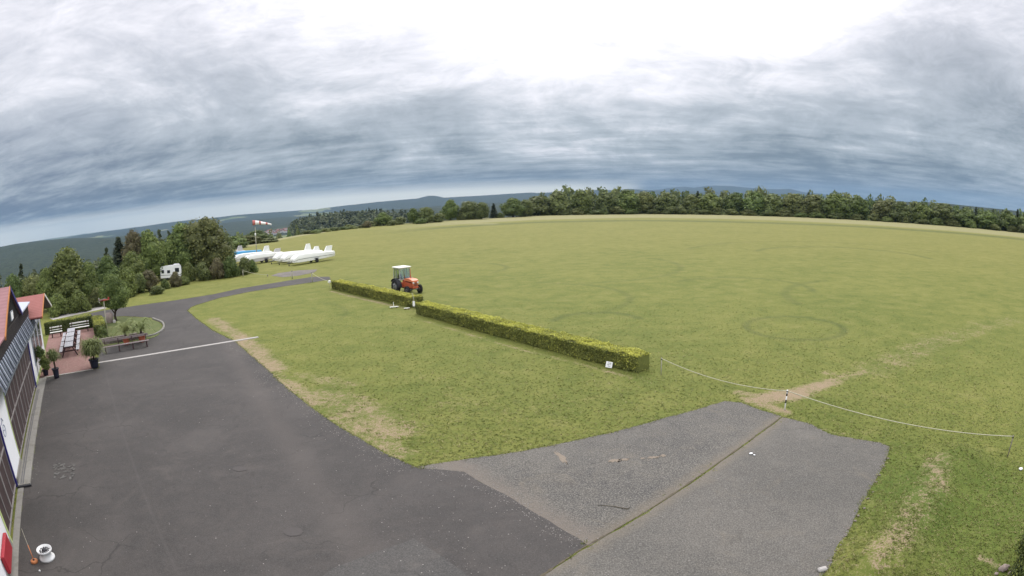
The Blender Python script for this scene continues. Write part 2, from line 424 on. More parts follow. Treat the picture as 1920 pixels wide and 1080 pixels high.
az = np.radians(np.concatenate([np.linspace(-180, -72, 28)[:-1], np.linspace(-72, 70, 480), np.linspace(70, 180, 28)[1:]]))
rr = [0.5, 2, 4]; r_ = 5.0
while r_ < 420: rr.append(r_); r_ *= 1.0125
while r_ < 1000: rr.append(r_); r_ *= 1.03
rr = np.array(rr); AZ, RR = np.meshgrid(az, rr); GX = (np.sin(AZ)*RR).ravel(); GY = (np.cos(AZ)*RR).ravel(); GZ = hz(GX, GY)
nr, na = RR.shape; idx = np.arange(nr*na).reshape(nr, na)
F = np.stack([idx[:-1,:-1].ravel(), idx[:-1,1:].ravel(), idx[1:,1:].ravel(), idx[1:,:-1].ravel()], 1)
def masks(x, y):
    r = np.hypot(x, y); azd = np.degrees(np.arctan2(x, y)); e = edge_r(azd)
    dirt = np.zeros_like(x)
    def seg(p, q, wd, s, up=1.0):
        nonlocal dirt
        a, b = at(*p), at(*q); d = seg_d(x, y, a, b); dirt = np.maximum(dirt, s*(1-ss(d, wd*.15, wd)))
    for p, q, wd, s in [((400,598),(462,640),1.5,.80),((458,640),(515,692),1.8,.84),((505,700),(600,755),1.3,.74),((610,740),(730,805),2.8,.70),((570,705),(650,722),1.6,.62),
        ((640,785),(755,850),1.2,.72),((622,546),(775,582),.5,.74),((640,551),(735,573),.75,.74),((790,600),(1000,662),.38,.66),((1000,660),(1185,708),.42,.66),
        ((712,541),(745,545),.8,.95),((1385,735),(1440,748),.8,.8),((1405,750),(1470,772),.8,.8),((1430,748),(1500,738),1.5,.95),((1490,737),(1560,715),1.2,.85),((1560,714),(1640,692),1.1,.64),((1640,692),(1760,640),3.2,.56),((1760,640),(1890,600),3.2,.50),
        ((1760,872),(1740,930),1.3,.60),((1740,930),(1690,1010),1.5,.62),((1690,1010),(1640,1075),1.4,.62),((1735,878),(1752,900),.35,.85),((1750,900),(1762,925),.25,.75),((1725,955),(1765,960),.3,.66),((1690,1000),(1710,1010),.3,.7),((1630,1075),(1650,1070),.3,.7),((1840,1045),(1870,1060),.4,.7),
        ((1860,870),(1880,872),.25,.6),((820,760),(900,765),1.6,.42),((740,700),(840,730),2,.38),((1010,770),(1150,740),1.5,.36),((330,585),(372,582),.5,.6),((240,575),(560,535),.7,.45),((1480,790),(1660,832),.25,.5)]:
        seg(p, q, wd, s)
    for p, wd, s in [((690,790),1.6,.66),((1550,700),1.2,.6),((1060,625),.8,.4)]: seg(p, (p[0]+1, p[1]), wd, s)
    ring = np.zeros_like(x)
    def circ(p, ra, wd, s, a0=-400, a1=400):
        nonlocal ring
        c = at(*p); a = np.degrees(np.arctan2(y-c.y, x-c.x)); m = (a > a0) & (a < a1)
        ring = np.maximum(ring, m*s*(1-ss(np.abs(np.hypot(x-c.x, y-c.y)-ra), wd*.3, wd)))
    circ((1492,614), 3.5, .42, .85); circ((1492,614), 2.6, .3, .25)
    circ((1120,602), 3.0, .5, .8, 0, 170); circ((850,505), 6.5, .5, .7, -40, 100); circ((1390,540), 7, .6, .6, -30, 140); circ((1590,480), 15, .9, .8, -20, 150)
    circ((1590,480), 26, .9, .5, 10, 150); circ((980,560), 9, .5, .5, -60, 80); circ((1700,560), 12, .7, .5, 100, 180); circ((450,600), 9, .35, .4, -90, 60); circ((1060, 500), 14, .6, .45, -90, 30)
    d = e - r
    straw = ss(azd, -14, -3)*(1-ss(np.abs(d-20), 18, 30))*.52
    straw = np.maximum(straw, (azd < -18)*(azd > -32)*(1-ss(np.abs(d-3), 3, 8))*.6)
    straw = np.maximum(straw, .8*(1-ss(seg_d(x, y, at(893,420), at(923,420)), .5, 3)))
    line = ss(azd, -15, -5)*(1-ss(np.abs(d-62-5*np.sin(azd*.1)), 3, 8))
    ring = np.maximum(ring, line*1.0)
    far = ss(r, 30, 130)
    near = ss(x, 8, 11)*(1-ss(r, 17, 23))
    return dict(dirt=dirt, ring=ring, straw=straw, far=far, lush=near, wild=ss(-d, -2, 10))
def ground_material():
    m, t, b = newmat('meadow_grass', .9, .15)
    co = nd(t, 'ShaderNodeTexCoord').outputs['Object']
    A = lambda n: (lambda q: (setattr(q, 'attribute_name', n), q.outputs['Fac'])[1])(nd(t, 'ShaderNodeAttribute'))
    f1 = noise(t, co, .09, 5, .6); f2 = noise(t, co, .55, 5, .65, .4); f3 = noise(t, co, 3.6, 5, .7, .3); f4 = noise(t, co, 17, 4, .75)
    cmb = mth(t, 'ADD', mth(t, 'ADD', mth(t, 'MULTIPLY', f1, .20), mth(t, 'MULTIPLY', f2, .26)), mth(t, 'ADD', mth(t, 'MULTIPLY', f3, .28), mth(t, 'MULTIPLY', f4, .26)))
    k = smooth(t, cmb, .34, .66)
    green = mixc(t, k, (.088, .118, .021), (.192, .192, .049))
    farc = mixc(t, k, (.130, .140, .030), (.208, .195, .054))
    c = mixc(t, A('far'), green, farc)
    c = mixc(t, mth(t, 'MULTIPLY', A('lush'), .75), c, mixc(t, k, (.052, .094, .014), (.118, .150, .030)))
    # dry tufts
    dry = smooth(t, mth(t, 'ADD', mth(t, 'MULTIPLY', f4, .5), mth(t, 'MULTIPLY', f2, .5)), .54, .70)
    c = mixc(t, mth(t, 'MULTIPLY', dry, .5), c, (.26, .22, .11))
    dk = smooth(t, mth(t, 'ADD', mth(t, 'MULTIPLY', noise(t, co, 9, 4, .75), .6), mth(t, 'MULTIPLY', f2, .4)), .48, .36)
    dk = smooth(t, mth(t, 'SUBTRACT', 1.0, mth(t, 'ADD', mth(t, 'MULTIPLY', noise(t, co, 9, 4, .75), .6), mth(t, 'MULTIPLY', f2, .4))), .52, .66)
    c = mixc(t, mth(t, 'MULTIPLY', dk, .42), c, (.052, .072, .016))
    c = mixc(t, mth(t, 'MULTIPLY', A('ring'), mth(t, 'ADD', .17, mth(t, 'MULTIPLY', smooth(t, f3, .36, .62), .50))), c, (.045, .066, .022))
    c = mixc(t, A('straw'), c, mixc(t, f3, (.22, .20, .10), (.36, .33, .20)))
    c = mixc(t, mth(t, 'MULTIPLY', A('wild'), .8), c, mixc(t, f2, (.05, .07, .02), (.11, .125, .04)))
    dn = mth(t, 'ADD', A('dirt'), mth(t, 'MULTIPLY', mth(t, 'SUBTRACT', mth(t, 'ADD', mth(t, 'MULTIPLY', f2, .22), mth(t, 'ADD', mth(t, 'MULTIPLY', f3, .33), mth(t, 'MULTIPLY', f4, .45))), .5), 4.6))
    dm = mth(t, 'MULTIPLY', smooth(t, dn, .54, .95), .9)
    c = mixc(t, dm, c, mixc(t, f4, (.200, .142, .094), (.37, .28, .19)))
    t.links.new(c, b.inputs['Base Color'])
    bp = nd(t, 'ShaderNodeBump'); bp.inputs['Strength'].default_value = .8; bp.inputs['Distance'].default_value = .09
    t.links.new(mth(t, 'ADD', mth(t, 'MULTIPLY', noise(t, co, 9, 5, .75), .8), mth(t, 'MULTIPLY', f2, .9)), bp.inputs['Height']); t.links.new(bp.outputs[0], b.inputs['Normal'])
    return m
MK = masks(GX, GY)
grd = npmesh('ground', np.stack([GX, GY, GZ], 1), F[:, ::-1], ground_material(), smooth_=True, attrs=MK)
tag(grd, kind='structure')

# far country: valley and ridges, each crest at its measured bearing and height
RIDGES = [
 (3600, 1300, 'L', [(-120,470),(0,463),(31,457),(62,453),(117,448),(133,447.5),(208,446),(300,440),(380,437),(425,440),(470,452)]),
 (1000, 300, 'F', [(532,455),(548,433),(556,424.5),(606,413),(654,409.5),(703,409),(800,412),(900,415)]),
 (2800, 800, 'G', [(470,436),(545,424),(575,412),(606,402.5),(640,397),(686,395),(760,392),(900,388),(1100,384),(1600,402)]),
 (4600, 1350, 'B', [(100,470),(160,452),(250,440),(344,428),(396,421),(470,415),(540,409),(600,404),(640,400),(700,396),(800,388),(900,382),(1100,378)]),
 (8800, 1900, 'S', [(-120,475),(80,458),(125,446),(167,439),(229,430),(344,414),(396,409),(444,403),(541,396),(590,393),(628,388),(703,379),(784,372),(795,369),(803,367),(816,367),(832,370.5),(900,367),(995,361),(1008,362),(1111,356.6),(1125,355),(1150,357),(1180,354),(1239,358),(1409,362),(1530,366),(1700,381),(1950,402)]),
 (14000, 2400, 'M', [(1100,366),(1180,360),(1239,355),(1266,351),(1285,350),(1301,352),(1320,349),(1344,348),(1374,349),(1409,352.5),(1435,354),(1454,355),(1481,354),(1508,360.6),(1530,362),(1576,369),(1650,380)]),
 (2600, 800, 'R', [(1480,385),(1576,374),(1640,377),(1684,378),(1739,379),(1779,382),(1806,385),(1861,390.5),(1899,394.5),(1935,398.5),(2100,420)]),
]
def hills_z(A_, R_):
    x, y = np.sin(A_)*R_, np.cos(A_)*R_
    base = FLOOR + (fbm(x/900, y/900)-.5)*26 + ss(R_, 3000, 14000)*40
    z = base.copy(); own = np.zeros_like(z)
    for k, (D, W, nm, pts) in enumerate(RIDGES):
        ae = [azel(*p) for p in pts]; aa = np.array([q[0] for q in ae]); ee = np.array([q[1] for q in ae])
        top = CAM_H + D*np.tan(np.interp(A_, aa, ee))
        fade = np.minimum(ss(A_, aa[0]-.10, aa[0]), 1-ss(A_, aa[-1], aa[-1]+.10))
        top = FLOOR + (top-FLOOR)*fade
        rl = (R_-D)/W
        bump = np.exp(-(rl**2)) * (1 + .0*rl)
        rough = (fbm(x/(W*.5)+k*7, y/(W*.5), 5)-.5)*W*.09*(1-np.exp(-(rl*2.2)**2))
        zz = FLOOR + (top-FLOOR)*bump + rough*bump
        own = np.where(zz > z, k+1, own); z = np.maximum(z, zz)
    return z, own
hr = [560]
D_extra = sorted([d for r_k in RIDGES for d in (r_k[0],)])
q_ = 560.0
while q_ < 17500: q_ *= 1.018; hr.append(q_)
hr = np.array(sorted(hr + D_extra)); haz = np.radians(np.linspace(-76, 74, 620))
HA, HR = np.meshgrid(haz, hr); HZ, OWN = hills_z(HA, HR)
near_f = 1 - ss(HR, 560, 800); HZ = HZ*(1-near_f) + (FLOOR-6)*near_f
HX = np.sin(HA)*HR; HY = np.cos(HA)*HR
nr, na = HR.shape; idx = np.arange(nr*na).reshape(nr, na)
F = np.stack([idx[:-1,:-1].ravel(), idx[:-1,1:].ravel(), idx[1:,1:].ravel(), idx[1:,:-1].ravel()], 1)
fld = np.select([OWN == 0, OWN == 1, OWN == 2, OWN == 3, OWN == 4, OWN == 5, OWN == 6, OWN == 7], [.40, .04, -.6, .13, .08, .10, -.4, -.1]) + (OWN > 1)*ss(-HZ, 70, 110)*.12 + ((OWN == 3) | (OWN == 5))*ss(HA, azel(545,405)[0], azel(580,405)[0])*(1-ss(HA, azel(600,405)[0], azel(640,405)[0]))*.36
def hills_material():
    m, t, b = newmat('far_country', .95, .1)
    co = nd(t, 'ShaderNodeTexCoord').outputs['Object']
    fa = nd(t, 'ShaderNodeAttribute'); fa.attribute_name = 'fieldness'
    vo = nd(t, 'ShaderNodeTexVoronoi'); vo.inputs['Scale'].default_value = .0032; t.links.new(co, vo.inputs['Vector'])
    pat = nd(t, 'ShaderNodeSeparateColor'); t.links.new(vo.outputs['Color'], pat.inputs[0])
    nf = noise(t, co, .0013, 4, .6)
    isf = smooth(t, mth(t, 'ADD', mth(t, 'ADD', fa.outputs['Fac'], mth(t, 'MULTIPLY', nf, .8)), mth(t, 'MULTIPLY', pat.outputs[0], .25)), .80, .84)
    fieldc = mixc(t, pat.outputs[1], (.10, .14, .045), (.24, .23, .12))
    ft = noise(t, co, .045, 4, .75); ft2 = noise(t, co, .006, 4, .7)
    fo = mixc(t, smooth(t, ft, .35, .65), (.014, .020, .011), (.045, .056, .026))
    fo = mixc(t, mth(t, 'MULTIPLY', ft2, .5), fo, (.03, .04, .02))
    t.links.new(mixc(t, isf, fo, fieldc), b.inputs['Base Color'])
    bp = nd(t, 'ShaderNodeBump'); bp.inputs['Strength'].default_value = 1; bp.inputs['Distance'].default_value = 8
    t.links.new(mth(t, 'MULTIPLY', ft, mth(t, 'SUBTRACT', 1.0, isf)), bp.inputs['Height']); t.links.new(bp.outputs[0], b.inputs['Normal'])
    return m
hl = npmesh('hills', np.stack([HX.ravel(), HY.ravel(), HZ.ravel()], 1), F[:, ::-1], hills_material(), smooth_=True, attrs=dict(fieldness=fld.ravel()))
tag(hl, kind='structure')

# air between here and the far hills
hb = MB().box((0, 6000, 90), (36000, 26000, 640)).build('haze', 'ink'); hb.data.materials.clear()
hm = bpy.data.materials.new('haze_air'); hm.use_nodes = True; t = hm.node_tree
for n_ in list(t.nodes): t.nodes.remove(n_)
pv = nd(t, 'ShaderNodeVolumePrincipled'); pv.inputs['Color'].default_value = (.23, .35, .50, 1); pv.inputs['Density'].default_value = 8e-5; pv.inputs['Anisotropy'].default_value = .1
ho = nd(t, 'ShaderNodeOutputMaterial'); t.links.new(pv.outputs[0], ho.inputs['Volume'])
hb.data.materials.append(hm); tag(hb, kind='stuff')
try: hm.cycles.homogeneous_volume = True
except Exception: pass

# ------------------------------------------------------------------ paved ground
def chain(pts, step=.35, jit=.05, seed=1):
    out = []; n = len(pts); rg = np.random.default_rng(seed)
    for i in range(n):
        a, b = Vector(pts[i]).to_2d(), Vector(pts[(i+1) % n]).to_2d(); d = b-a; L = d.length; k = max(1, int(L/step)); nn = Vector((-d.y, d.x))/max(L, 1e-6)
        for j in range(k):
            q = a + d*j/k
            o = (float(fbm(np.array(q.x*1.7+seed), np.array(q.y*1.7), 4))-.5)*4*jit if j else 0
            out.append(q + nn*o)
    return out
def crom(pts, k=6):   # smooth open curve through points
    o = []; P = [Vector(p).to_2d() for p in pts]; P = [P[0]*2-P[1]] + P + [P[-1]*2-P[-2]]
    for i in range(1, len(P)-2):
        for j in range(k):
            t = j/k; a, b, c, d = P[i-1:i+3]
            o.append(.5*((2*b) + (c-a)*t + (2*a-5*b+4*c-d)*t*t + (3*b-a-3*c+d)*t**3))
    return o + [P[-2]]
SHEETS = []
def sheet(name, pts, z, mat, thick=.0, jit=.05, seed=1, step=.35, register=True):
    poly = chain(pts, step, jit, seed) if jit else [Vector(p).to_2d() for p in pts]
    if register: SHEETS.append(np.array([[p.x, p.y] for p in poly]))
    bm = bmesh.new(); vs = [bm.verts.new((p.x, p.y, z)) for p in poly]; f = bm.faces.new(vs)
    if f.normal.z < 0: f.normal_flip()
    bmesh.ops.triangulate(bm, faces=bm.faces)
    if thick:
        ge = bmesh.ops.extrude_face_region(bm, geom=list(bm.faces)); 
        for v in ge['geom']:
            if isinstance(v, bmesh.types.BMVert): v.co.z -= thick
        bmesh.ops.recalc_face_normals(bm, faces=bm.faces)
    me = bpy.data.meshes.new(name); bm.to_mesh(me); bm.free(); me.materials.append(M[mat] if isinstance(mat, str) else mat)
    o = bpy.data.objects.new(name, me); C.objects.link(o); tag(o, kind='structure'); return o
def asphalt(name, a, b_c, speck, dust, rough=.85, grain=40, dustamt=.5, bands=()):
    m, t, b = newmat(name, rough, .3)
    co = nd(t, 'ShaderNodeTexCoord').outputs['Object']
    f1 = noise(t, co, .25, 5, .6, .6); f2 = noise(t, co, 1.6, 6, .7, .3); f3 = noise(t, co, grain, 3, .8)
    c = mixc(t, smooth(t, mth(t, 'ADD', mth(t, 'MULTIPLY', f1, .5), mth(t, 'MULTIPLY', f2, .5)), .38, .62), a, b_c)
    c = mixc(t, mth(t, 'MULTIPLY', smooth(t, f3, .47, .66), speck[3]), c, speck[:3])
    c = mixc(t, mth(t, 'MULTIPLY', smooth(t, mth(t, 'SUBTRACT', 1.0, f3), .48, .66), speck[3]*.8), c, tuple(q*.35 for q in a))
    du = smooth(t, noise(t, co, .5, 6, .72, 1.0), .52, .75)
    c = mixc(t, mth(t, 'MULTIPLY', du, dustamt), c, dust)
    # broad stains and faint wheel marks
    st = noise(t, co, .11, 4, .65, 1.6); c = mixc(t, mth(t, 'MULTIPLY', smooth(t, st, .50, .66), .30), c, tuple(q*1.45 for q in b_c))
    st2 = noise(t, co, .9, 5, .7, 2.2); c = mixc(t, mth(t, 'MULTIPLY', smooth(t, st2, .58, .72), .35), c, tuple(q*.55 for q in a))
    vc = nd(t, 'ShaderNodeTexVoronoi'); vc.feature = 'DISTANCE_TO_EDGE'; vc.inputs['Scale'].default_value = .28
    wn = nd(t, 'ShaderNodeTexNoise'); wn.inputs['Scale'].default_value = .9; wn.inputs['Detail'].default_value = 6; t.links.new(co, wn.inputs['Vector'])
    wv = nd(t, 'ShaderNodeVectorMath'); wv.operation = 'MULTIPLY_ADD'; t.links.new(wn.outputs['Color'], wv.inputs[0]); wv.inputs[1].default_value = (1.6, 1.6, 0); t.links.new(co, wv.inputs[2]); t.links.new(wv.outputs[0], vc.inputs['Vector'])
    ck_ = mth(t, 'MULTIPLY', mth(t, 'SUBTRACT', 1.0, smooth(t, vc.outputs['Distance'], .002, .010)), smooth(t, st, .47, .60))
    c = mixc(t, mth(t, 'MULTIPLY', ck_, .5), c, tuple(q*.45 for q in a))
    sx_ = nd(t, 'ShaderNodeSeparateXYZ'); t.links.new(co, sx_.inputs[0])
    for (p, q, wd, amt, colr) in bands:
        d_ = (q-p); L_ = d_.length; nx, ny = -d_.y/L_, d_.x/L_
        dist = mth(t, 'ABSOLUTE', mth(t, 'SUBTRACT', mth(t, 'ADD', mth(t, 'MULTIPLY', sx_.outputs[0], nx), mth(t, 'MULTIPLY', sx_.outputs[1], ny)), nx*p.x+ny*p.y))
        k_ = mth(t, 'SUBTRACT', 1.0, smooth(t, mth(t, 'ADD', dist, mth(t, 'MULTIPLY', mth(t, 'SUBTRACT', f2, .5), wd*1.6)), 0.0, wd))
        c = mixc(t, mth(t, 'MULTIPLY', k_, amt), c, colr)
    t.links.new(c, b.inputs['Base Color'])
    t.links.new(mth(t, 'ADD', .7, mth(t, 'MULTIPLY', f2, .25)), b.inputs['Roughness'])
    bp = nd(t, 'ShaderNodeBump'); bp.inputs['Strength'].default_value = .5; bp.inputs['Distance'].default_value = .012
    t.links.new(f3, bp.inputs['Height']); t.links.new(bp.outputs[0], b.inputs['Normal'])
    return m
M['tarmac'] = asphalt('dark_tarmac', (.041, .037, .033), (.062, .055, .049), (.11, .105, .10, .35), (.098, .085, .073), grain=35, dustamt=.42, bands=((at(208,735).to_2d(), at(300,1000).to_2d(), .10, .12, (.11,.10,.092)), (at(460,700).to_2d(), at(560,860).to_2d(), .9, .25, (.105,.09,.078))))
_s0, _s1 = at(1464,783).to_2d(), at(1100,1024).to_2d(); _e0, _e1 = at(870,888).to_2d(), at(1100,1023).to_2d()
M['tarmac_pale'] = asphalt('worn_tarmac', (.062, .059, .053), (.104, .096, .081), (.23, .215, .185, .75), (.16, .135, .10), grain=22, dustamt=.55, bands=((_s0, _s1, .55, .6, (.15,.125,.09)), (_e0, _e1, 1.1, .75, (.145,.122,.098))))
M['tarmac_right'] = asphalt('worn_tarmac_right', (.080, .075, .065), (.112, .103, .088), (.20, .19, .165, .6), (.165, .14, .105), grain=24, dustamt=.45, bands=((_s0, _s1, .6, .6, (.16,.135,.10)),))
M['patch_mat'] = asphalt('repair_patch', (.052, .050, .046), (.068, .064, .058), (.13, .12, .11, .5), (.11, .098, .085), grain=30, dustamt=.5)

# local frame of the hangar front: s runs along the front towards the viewer, n out over the apron
A0 = Vector((-28.03, 23.61)); SU = Vector((.669, -.743)).normalized(); SN = Vector((.743, .669)).normalized()
def LO(s, n, z=0.0): q = A0 + SU*s + SN*n; return Vector((q.x, q.y, z))
RZ = math.atan2(SU.y, SU.x)   # local +x = s ; local +y = n

P = at
edgeL = [(352,583),(372,600),(400,620),(440,640),(500,692),(540,730),(600,776),(660,815),(720,850),(780,877)]
apron = [P(*q).to_2d() for q in edgeL] + [P(870,885).to_2d(), P(960,935).to_2d(), P(1030,977).to_2d(), P(1100,1022).to_2d(), P(1015,1080).to_2d(), Vector((-4, 6)), Vector((-6, 2)), LO(24, 2).to_2d(), LO(24, .3).to_2d(), LO(15, .3).to_2d(), LO(15, .62).to_2d(), LO(-1.9, .62).to_2d(), LO(-2.0, 4.6).to_2d(), LO(-9.2, 4.9).to_2d(), LO(-9.3, 9.0).to_2d(), LO(-11.5, 10.8).to_2d(), LO(-15, 11.4).to_2d(), LO(-19, 10.6).to_2d(), LO(-22.5, 8.0).to_2d(), LO(-24.5, 5.0).to_2d(), P(100,603).to_2d(), P(120,597).to_2d(), P(190,583).to_2d(), P(250,574).to_2d(), P(330,563).to_2d(), P(400,552).to_2d(), P(450,541).to_2d(), P(530,528).to_2d(), P(586,519).to_2d(), P(618,519).to_2d(), P(620,524).to_2d(), P(590,529).to_2d(), P(540,536).to_2d(), P(470,547).to_2d(), P(415,558).to_2d(), P(375,570).to_2d(), P(358,576).to_2d()]
sheet('asphalt_apron', apron, .012, 'tarmac', jit=.045, seed=3)
pale = [P(775,876), P(840,866), P(900,857), P(980,846), P(1050,832), P(1130,815), P(1200,797), P(1280,775), P(1360,752), P(1390,755), P(1430,770), P(1466,781), P(1350,865), P(1240,941), P(1104,1024), P(1030,980), P(960,938), P(870,888)]
sheet('asphalt_strip', pale, .008, 'tarmac_pale', jit=.035, seed=5)
right = [P(1468,782), P(1520,795), P(1560,815), P(1610,824), P(1650,830), P(1668,838), P(1664,855), P(1650,885), P(1625,930), P(1600,975), P(1575,1030), P(1555,1065), P(1530,1090), Vector((5.5, 6.5)), Vector((3, 4)), Vector((-4, 3)), Vector((-3.9, 5.9)), P(1015,1082), P(1106,1025), P(1242,942), P(1352,866)]
sheet('asphalt_pad', right, .0085, 'tarmac_right', jit=.035, seed=9)
sheet('asphalt_patch', [P(625,1066), P(700,1037), P(777,1011), P(830,1045), P(885,1085), (-3.2, 7.6), (-6.5, 7.4)], .0165, 'patch_mat', jit=.01, seed=2)
# mossy joint between the two worn panels
M['moss'] = plain('joint_moss', (.095, .080, .052), .95, .6, 9)
cl = crom([P(1464,783), P(1350,866), P(1240,941.5), P(1170,984), P(1100,1024), P(1060,1050), P(1012,1083)], 14); lf = []; rt = []
for i, p in enumerate(cl):
    d = (cl[min(i+1, len(cl)-1)]-cl[max(i-1, 0)]).normalized(); nn = Vector((-d.y, d.x)); wd = max(.006, -.02 + .075*float(fbm(np.array(i*.9), np.array(3.), 3)))
    lf.append(p+nn*wd); rt.append(p-nn*wd)
sheet('asphalt_joint', lf+rt[::-1], .021, 'moss', jit=0)
# sandy stains and a stick
M['sand'] = plain('sand_stain', (.20, .165, .125), .95, .3, 20)
def spot(name, p, rx, ry, z, mat, seed, rot=0.0, n=26):
    rg = np.random.default_rng(seed); c = P(*p); pts = []
    for k in range(n):
        t = 2*math.pi*k/n; q = (.55 + .9*float(rg.random()))
        a, b = rx*math.cos(t)*q, ry*math.sin(t)*q; pts.append((c.x + a*math.cos(rot)-b*math.sin(rot), c.y + a*math.sin(rot)+b*math.cos(rot)))
    return sheet(name, pts, z, mat, jit=0, register=False)
for k, (p, a, b) in enumerate([((1152,864),.18,.13),((1172,862),.12,.08),((1225,858),.16,.10),((1243,855),.10,.10),((1205,860),.08,.05)]): spot('sand_stain', p, a, b, .0135+.0002*k, 'sand', k+3)
M['worn_patch'] = plain('worn_patch', (.115, .11, .10), .9, .35, 22)
for k in range(44):
    c = (118 + random.uniform(-17, 22), 884 + random.uniform(-14, 14)); spot('worn_patch', c, random.uniform(.03, .15), random.uniform(.02, .07), .0165+.0003*k, 'worn_patch', 40+k, rot=random.uniform(0, 3))
M['faint'] = plain('faint_stain', (.070, .063, .058), .9, .15, 12)
for k, (p, a, b) in enumerate([((550,998),.30,.24),((450,880),.30,.20),((318,741),.28,.16)]):
    q = P(*p); sheet('faint_stain', [(q.x + a*math.cos(t)*random.uniform(.88,1.08), q.y + b*math.sin(t)*random.uniform(.88,1.08)) for t in [2*math.pi*i/30 for i in range(30)]], .0235, 'faint', jit=0, register=False)
spot('sand_stain', (1053,858), .10, .55, .0142, 'sand', 77, rot=.3)
# concrete channel across the apron
a_, b__ = P(184,681), P(484,632.5); d_ = (b__-a_).normalized(); n__ = Vector((-d_.y, d_.x, 0))*.16
sheet('concrete_channel', [a_-n__, b__-n__, b__+n__, a_+n__], .040, 'concrete_pale', thick=.05, jit=0)
# kerb along the hangar
sheet('kerb', [LO(-1.8,0.02), LO(15.0,0.02), LO(15.0,.62), LO(-1.8,.62)], .075, 'concrete', thick=.1, jit=0)
sheet('kerb', [LO(15.02,0.02), LO(24,0.02), LO(24,.30), LO(15.02,.30)], .03, 'concrete', thick=.05, jit=0)
# door rails in the kerb
for n0 in (.16, .26):
    o = MB().hexa([LO(1, n0, .075), LO(14.9, n0, .075), LO(14.9, n0+.03, .075), LO(1, n0+.03, .075), LO(1, n0, .10), LO(14.9, n0, .10), LO(14.9, n0+.03, .10), LO(1, n0+.03, .10)]).build('door_rail', 'grey_metal')
    tag(o, 'steel sliding door rail set in the concrete kerb, ' + ('nearer to the hangar wall' if n0 < .2 else 'farther from the hangar wall'), 'door rail')
o = MB().box((0, 0, .035), (.10, .68, .07), 0).build('kerb_end', 'black_metal'); o.location = LO(15.12, .34, .012); o.rotation_euler = (0,0,RZ); o.name = 'rubber_step'
tag(o, 'dark rubber step across the end of the concrete kerb beside the white pillar', 'step')

# brick patio
def brick_mat():
    m, t, b = newmat('patio_brick', .9, .2); co = nd(t, 'ShaderNodeTexCoord').outputs['Object']
    br = nd(t, 'ShaderNodeTexBrick'); br.inputs['Scale'].default_value = 1; br.inputs['Brick Width'].default_value = .2; br.inputs['Row Height'].default_value = .1; br.inputs['Mortar Size'].default_value = .006
    br.inputs['Color1'].default_value = (.20, .105, .09, 1); br.inputs['Color2'].default_value = (.25, .14, .12, 1); br.inputs['Mortar'].default_value = (.16, .13, .11, 1)
    mp = nd(t, 'ShaderNodeMapping'); mp.inputs['Rotation'].default_value = (0, 0, -RZ); t.links.new(co, mp.inputs[0]); t.links.new(mp.outputs[0], br.inputs['Vector'])
    f = noise(t, co, 1.3, 5, .65); t.links.new(mixc(t, mth(t, 'MULTIPLY', smooth(t, f, .45, .7), .45), br.outputs['Color'], (.24, .17, .13)), b.inputs['Base Color']); return m
M['brick'] = brick_mat()
sheet('patio', [LO(-2.2,.45), LO(-2.1,4.15), LO(-9,4.7), LO(-18.6,4.9), LO(-19.2,-.2), LO(-1.9,-.05)], .016, 'brick', jit=0)
sheet('patio_edge', [LO(-2.2,.45), LO(-2.02,.45), LO(-1.92,4.2), LO(-2.1,4.2)], .022, 'concrete_pale', thick=.03, jit=0)
sheet('path', [P(92,596), P(140,584), P(180,577), P(196,573), P(200,578), P(150,589), P(100,600)], .016, 'path_pale', jit=.05, seed=12)
M['lane'] = asphalt('grey_lane', (.10, .090, .075), (.15, .132, .11), (.22, .2, .18, .5), (.19, .165, .13), grain=20)
sheet('path', [P(508,517), P(522,512), P(560,507), P(596,505), P(590,511), P(560,517), P(530,520)], .016, 'lane', jit=.08, seed=13)
# lawn island beside the patio
M['lawn'] = plain('island_lawn', (.085, .105, .030), .95, .4, 5, dirt=(.15, .14, .06))
isl = crom([LO(-8.9,5.0), LO(-8.9,9.2), LO(-11.0,10.5), LO(-15,11.0), LO(-19,10.0), LO(-22.3,7.6), LO(-24,5.0)], 5)
sheet('lawn_island', isl, .045, 'lawn', thick=.06, jit=0)

# ------------------------------------------------------------------ the hangar and the club house
hg = thing('hangar', 'long white hangar with dark brown folding doors, grey corrugated awning and red gable roof', 'hangar', LO(0, 0), RZ)
def lx(name, mat, parent, *boxes, bev=None):
    m = MB()
    for (x0, x1, y0, y1, z0, z1) in boxes: m.box(((x0+x1)/2, (y0+y1)/2, (z0+z1)/2), (x1-x0, y1-y0, z1-z0))
    return m.build(name, mat, parent)
lx('wall', 'white_wall', hg, (12.55, 14.9, -.35, 0, 0, 3.75), (-.12, .06, -.35, -.002, 0, 3.75), (.06, 12.55, -.35, -.02, 2.95, 3.75), (14.9, 19.5, -.35, -.02, 2.95, 3.75), (19.5, 26, -.35, 0, 0, 3.75), (-.12, .15, -14, -.352, 0, 3.75), (25.8, 26, -14, -.352, 0, 3.75), (.15, 25.8, -14.2, -14, 0, 3.75))
lx('plinth', 'concrete', hg, (12.6, 14.85, .002, .05, 0, .28)); lx('plinth', 'concrete', hg, (19.55, 25.9, .002, .05, 0, .28))
lx('upper_wall', 'dark_wood', hg, (-2.3, 26, -.30, .03, 3.752, 4.72), (-2.3, -2.1, -14, -.302, 3.752, 4.72))
